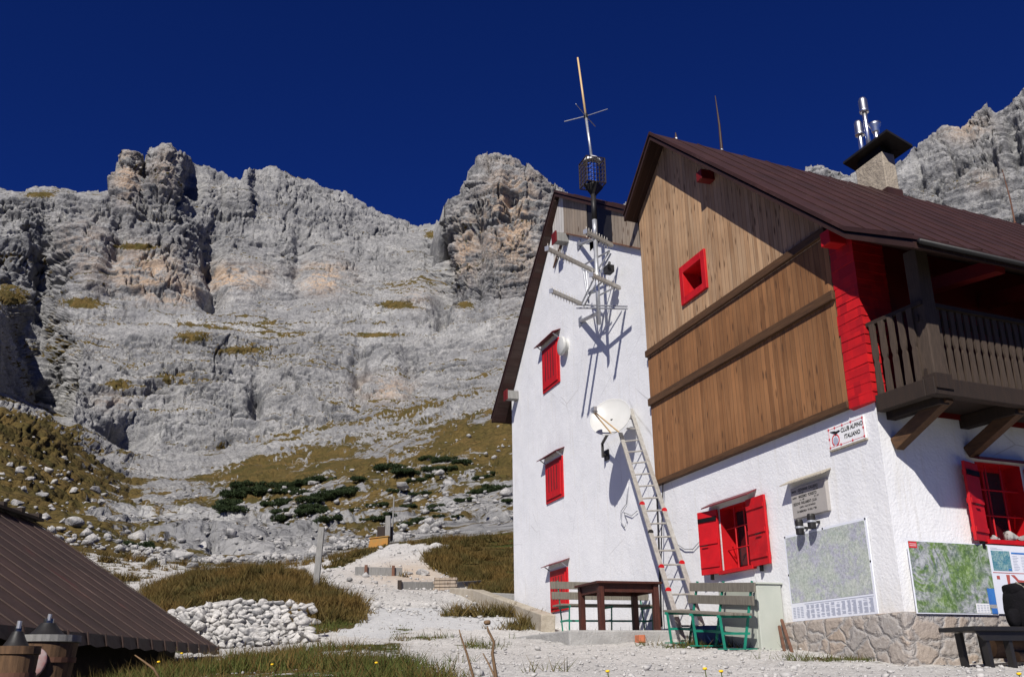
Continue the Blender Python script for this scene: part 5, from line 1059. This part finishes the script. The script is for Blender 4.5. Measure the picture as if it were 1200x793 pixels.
# tubs with conical hoods
for (px, py, Y, wpx, lab, lab2) in ((20, 759, 7.0, 24, 'nearer wooden tub at the left edge of the photo', 'black conical hood standing in the nearer tub'), (56, 746, 8.3, 34, 'farther wooden tub with a metal rim beside the shed', 'black conical hood with silver top in the farther tub')):
    p = atY(px, py, Y); r = wpx/F*Y; S = Thing('wooden_tub', lab, 'tub', (p[0], p[1], p[2]-.62), 'W', 'tubs by the shed')
    S.part('staves', MB().lathe(p, [(0, -.62), (r*.74, -.62), (r*.86, -.3), (r*.98, -.02), (r*.98, 0), (r*.9, 0), (r*.85, -.08), (0, -.08)], n=22), 'tub'); S.part('rim', MB().lathe(p, [(r*.97, -.045), (r*1.04, -.04), (r*1.04, .012), (r*.93, .012)], n=26), 'postwood' if px > 40 else 'tub', smooth=False)
    S.part('hoop', MB().lathe(p, [(r*.93, -.2), (r*.95, -.2), (r*.965, -.16), (r*.93, -.16)], n=26), 'rust')
    if px > 40: S.part('cloth', blobmesh(p+[-.0, -r*.93, -.2], (.12, .03, .12), 4), 'rag', smooth=True)
    q = p+np.array([-.01, 0, -.02]); L = Thing('conical_hood', lab2, 'hood', q, 'W', 'black conical hoods'); k = r*.80
    L.part('hood', MB().lathe(q, [(k*1.0, 0), (k*.80, .02), (k*.5, .075), (k*.33, .12), (k*.30, .13)], n=24), 'black', smooth=True)
    L.part('top', MB().lathe(q, [(k*.20, .12), (k*.20, .15), (k*.20, .165), (0, .17)], n=14), 'glass')
    L.part('pin', MB().tube([q+[k*.06, -k*.12, .15], q+[k*.08, -k*.12, .20]], .016, 8), 'galv')

# ================================================================== MIDDLE GROUND THINGS
def gp(px, py, Y): p = atY(px, py, Y); return np.array([p[0], p[1], G1(p[0], p[1])])
# dry stone wall
V = []; T = []; b = 0; r = np.random.default_rng(5)
for row in range(10):
    x = 188+r.random()*5
    while x < 366:
        yb = np.interp(x, [184, 230, 372], [738, 762, 751]); yt = np.interp(x, [184, 200, 235, 285, 330, 375], [722, 716, 708, 703, 704, 707])
        pb = hitG(x, yb); tq = (row+.5+.5*(r.random()-.5))/10; p = atY(x, yb+(yt-yb)*tq, pb[1]-.1+.45*tq); s = (6.2+6.0*r.random()**3)/F*p[1]
        v, f = ROCKS[2][r.integers(12)]; a = r.random()*6.28; c, s_ = math.cos(a), math.sin(a); w = v*s*[1.05, 1.05, 1.1]; w = np.stack([w[:, 0]*c-w[:, 1]*s_, w[:, 0]*s_+w[:, 1]*c, w[:, 2]], 1)+p
        V.append(w); T.append(f+b); b += len(v); x += 8+5*r.random()
DW = arrmesh('dry_stone_wall', np.concatenate(V), np.concatenate(T), M['wallstone']); tag(DW, 'rough dry stone retaining wall of pale limestone below the grassy mound', 'stone wall')
for px, py, Y, s, lab in ((338, 738, 18, 15, 'large white block at the right end of the dry stone wall'), (322, 733, 18.3, 8, 'small white block left of the large one by the dry stone wall'), (368, 729, 18.3, 9, 'pale stone under the grass bank right of the dry stone wall'), (361, 745, 17.6, 9, 'low pale stone in front of the grass bank'), (330, 749, 17.4, 10, 'flat pale stone at the foot of the dry stone wall'),
    (435, 637, 43, 0, ''), (512, 641, 42, 10, 'white boulder at the head of the stony path'), (525, 639, 42, 6, 'small stone right of the white boulder on the path head'), (495, 671, 36, 9, 'white stone between the timber steps'), (478, 670, 36, 7, 'white stone beside the timber edging'), (510, 693, 31, 5, 'small pale stone right of the timber step')):
    if s == 0: continue
    p = hitG(px, py+2); q = s/F*p[1]; v, f = ROCKS[3][(px) % 12]; o = arrmesh('boulder', v*q, f, M['boulder'], True); o.location = tuple(p); o.rotation_euler = (0, 0, px); tag(o, lab, 'boulder')
p = gp(369, 693, 25); single('wooden_post', MB().prism([(p[0]-.075, p[1]-.06, p[2]-.3), (p[0]+.075, p[1]-.06, p[2]-.3), (p[0]+.075, p[1]+.06, p[2]-.3), (p[0]-.075, p[1]+.06, p[2]-.3)], (.09, 0, 1.86)), 'postwood', 'grey weathered square post on the grassy mound', 'post', p, 'W', bevel=.01)
# kerb wall along the paved yard
a, b, c = atY(642, 719, 20.6), atY(560, 690, 27.5), atY(478, 679, 34)
X = Thing('kerb_wall', 'low stained concrete kerb running up from the annex corner', 'kerb', a, 'W')
mb = MB(); mb.beam(a-[0, 0, .32], b-[0, 0, .32], .3, .62); mb.beam(b-[0, 0, .32], b+(c-b)*.3-[0, 0, .35], .28, .6); X.part('kerb', mb, 'concwarm', bevel=.02)
a, b = hitG(552, 701), hitG(604, 703); a[2] += .15; b[2] += .15; single('concrete_edge', MB().beam(a-[0, 0, .12], b-[0, 0, .12], .5, .26), 'concrete', 'grey concrete edge between grass and annex corner', 'kerb', tuple(a), 'W', bevel=.02)
a, b = hitG(416, 674), hitG(471, 675); a[2] += .12; b[2] += .12; Y1 = (a[1]+b[1])/2; X = Thing('timber_edging', 'grey plank edging with two stakes across the stony path', 'edging', a, 'W')
X.part('plank', MB().beam(a, b, .08, .36), 'postwood', bevel=.01)
for px in (429, 461): q = a+(b-a)*(px-416)/55; q = q-[0, .08, 0]; X.part('stake', MB().box(q[0]-.05, q[0]+.05, q[1]-.06, q[1]+.02, q[2]-.35, q[2]+.24), 'rust')
a, b = hitG(467, 690), hitG(512, 690); a[2] += .1; b[2] += .1; X = Thing('timber_step', 'dark squared timber step below the plank edging', 'step', a, 'W'); X.part('timber', MB().beam(a, b, .14, .24), 'postwood', bevel=.01); X.part('stake', MB().box(a[0]-.02, a[0]+.1, a[1]-.12, a[1]-.04, a[2]-.2, a[2]+.16), 'darkbeam')
a = hitG(522, 692); a[2] += .22; X = Thing('plank_stack', 'stack of short pale boards beside the timber step', 'boards', a, 'W')
for k in range(4): X.part('board', MB().box(a[0]-.36+.03*(k % 2), a[0]+.34+.03*(k % 2), a[1]-.25, a[1]+.2, a[2]-.22+k*.10, a[2]-.14+k*.10), 'oldboards', bevel=.006)
a, b = hitG(533, 688), hitG(562, 686); a[2] += .08; b[2] += .08; single('timber_step', MB().beam(a, b, .16, .2), 'postwood', 'weathered timber right of the board stack under the grass', 'step', tuple(a), 'W', bevel=.01)
a = hitG(445, 636); a[2] += .12; X = Thing('water_trough', 'orange painted trough box on the grass below the far post', 'trough', a, 'W'); X.part('box', MB().prism([(a[0]-.5, a[1]-.3, a[2]-.4), (a[0]+.42, a[1]-.3, a[2]-.3), (a[0]+.42, a[1]-.3, a[2]+.14), (a[0]-.42, a[1]-.3, a[2]+.04)], (0, .6, 0)), 'orange', bevel=.02); X.part('lid', MB().prism([(a[0]-.46, a[1]-.34, a[2]+.045), (a[0]+.46, a[1]-.34, a[2]+.145), (a[0]+.46, a[1]-.34, a[2]+.185), (a[0]-.46, a[1]-.34, a[2]+.085)], (0, .68, 0)), 'orange')
a = hitG(452, 630)+[0, .8, .35]; single('wooden_post', MB().box(a[0]-.13, a[0]+.11, a[1]-.1, a[1]+.1, a[2]-.4, a[2]+.8), 'postwood', 'short thick grey post above the orange trough', 'post', tuple(a), 'W', bevel=.02)
a = hitG(447, 628)+[0, 1.2, .35]; single('stone_block', MB().box(a[0]-.35, a[0]+.34, a[1]-.2, a[1]+.3, a[2]-.4, a[2]+.25), 'darkbeam', 'dark block behind the short grey post', 'block', tuple(a), 'W', bevel=.04)
a = hitG(455, 628)+[0, 1.4, .6]; single('marker_pole', MB().tube([a-[0, 0, .6], a+[.05, 0, 1.5]], [.05, .03], 6), 'postwood', 'thin leaning marker pole behind the grey post', 'pole', tuple(a), 'W')

# ================================================================== FOREGROUND PLANTS
def stalk(pts, r, name, lab, cat, group=None, m='stem', flowers=()):
    P_ = [atY(*q) for q in pts]; X = Thing(name, lab, cat, P_[0], 'W', group); X.part('stem', MB().tube(P_, r, 6), m, smooth=True)
    for q in flowers: X.part('flower_head', blobmesh(atY(*q), (.010, .009, .006), 2, 2), 'petal')
    return X
X = stalk([(583, 830, 3.3), (581, 790, 3.3), (577, 765, 3.3), (579, 752, 3.3), (572, 738, 3.3), (571, 733, 3.3)], [.007, .006, .005, .0045, .004, .002], 'dry_stalk', 'dead brown forked stalk in front of the gravel yard', 'plant')
X.part('branch', MB().tube([atY(581, 795, 3.3), atY(573, 778, 3.32), atY(566, 765, 3.34)], [.004, .003, .002], 5), 'stem'); X.part('seed_head', blobmesh(atY(571, 729, 3.3), (.012, .012, .008), 2, 2), 'stem')
stalk([(556, 830, 3.4), (554, 790, 3.4), (547, 765, 3.4), (540, 745, 3.4), (538, 737, 3.4)], [.006, .005, .004, .003, .0015], 'dry_stalk', 'dead brown single stalk left of the forked one', 'plant')
stalk([(190, 800, 5.5), (180, 783, 5.5), (168, 774, 5.5), (158, 767, 5.5)], [.008, .007, .005, .003], 'dry_stalk', 'bent brown twig in the grass below the shed eave', 'plant')
for k, (x, y, Y, lab) in enumerate(((845, 786, 4.2, 'yellow flower in front of the gravel below the grey cabinet'), (826, 783, 4.3, 'smaller yellow flower left of the one below the cabinet'), (1194, 789, 4.2, 'yellow flower in the lower right corner'), (441, 776, 6, 'yellow flower in the grass left of the dead stalks'), (319, 778, 6.5, 'yellow flower in the grass below the dry stone wall'), (213, 765, 7, 'yellow flower at the tip of the shed roof'), (186, 775, 6, 'yellow flower under the shed eave'), (712, 786, 4.5, 'tiny yellow bud on thin grass stems in the yard'))):
    stalk([(x+3, 830, Y), (x+2, y+12, Y), (x, y, Y)], [.003, .0025, .002], 'yellow_flower', lab, 'flower', 'yellow wildflowers', 'lush', [(x, y, Y)])
single('brick', MB().box(4.55, 4.72, .98, 1.08, .44, .55), simple('orange_brick', (.5, .16, .08)), 'small orange red brick at the right corner of the slab', 'brick', (4.6, 1, .44), bevel=.008)

# ================================================================== CAMERA, LIGHT, SKY
cam_d = bpy.data.cameras.new('camera'); cam_o = bpy.data.objects.new('camera', cam_d); COL.objects.link(cam_o); SC.camera = cam_o
cam_d.sensor_width = 36; cam_d.lens = F/1200*36; cam_d.clip_start = .05; cam_d.clip_end = 6000
from mathutils import Matrix
Rm = Matrix(((RT[0], UP[0], -FW[0]), (RT[1], UP[1], -FW[1]), (RT[2], UP[2], -FW[2]))); cam_o.matrix_world = Rm.to_4x4()
SAZ = math.atan2(-.30, -.954); SEL = math.radians(40)
sd_ = Vector((math.sin(SAZ)*math.cos(SEL), math.cos(SAZ)*math.cos(SEL), math.sin(SEL)))
sl_ = bpy.data.lights.new('sun', 'SUN'); sl_.energy = 4.9; sl_.angle = math.radians(.53); sl_.color = (1, .955, .89); so = bpy.data.objects.new('sun', sl_); COL.objects.link(so); so.rotation_euler = sd_.to_track_quat('Z', 'Y').to_euler(); so.location = (-20, -40, 60)
W = bpy.data.worlds.new('World'); SC.world = W; W.use_nodes = True; nt = W.node_tree; bg = nt.nodes['Background']
sky = nt.nodes.new('ShaderNodeTexSky'); sky.sky_type = 'NISHITA'; sky.sun_disc = False; sky.sun_elevation = SEL; sky.sun_rotation = SAZ; sky.altitude = 2600; sky.air_density = .75; sky.dust_density = .05; sky.ozone_density = 6
mx = nt.nodes.new('ShaderNodeMix'); mx.data_type = 'RGBA'; mx.blend_type = 'MULTIPLY'; mx.inputs[0].default_value = 1; mx.inputs[7].default_value = (.13, .31, .95, 1)
nt.links.new(sky.outputs[0], mx.inputs[6]); nt.links.new(mx.outputs[2], bg.inputs[0]); bg.inputs[1].default_value = .055
vs_ = SC.view_settings; vs_.view_transform = 'Standard'; vs_.look = 'None'; vs_.exposure = .27; vs_.gamma = 1; vs_.use_curve_mapping = False
SC.cycles.max_bounces = 6; SC.cycles.use_denoising = True
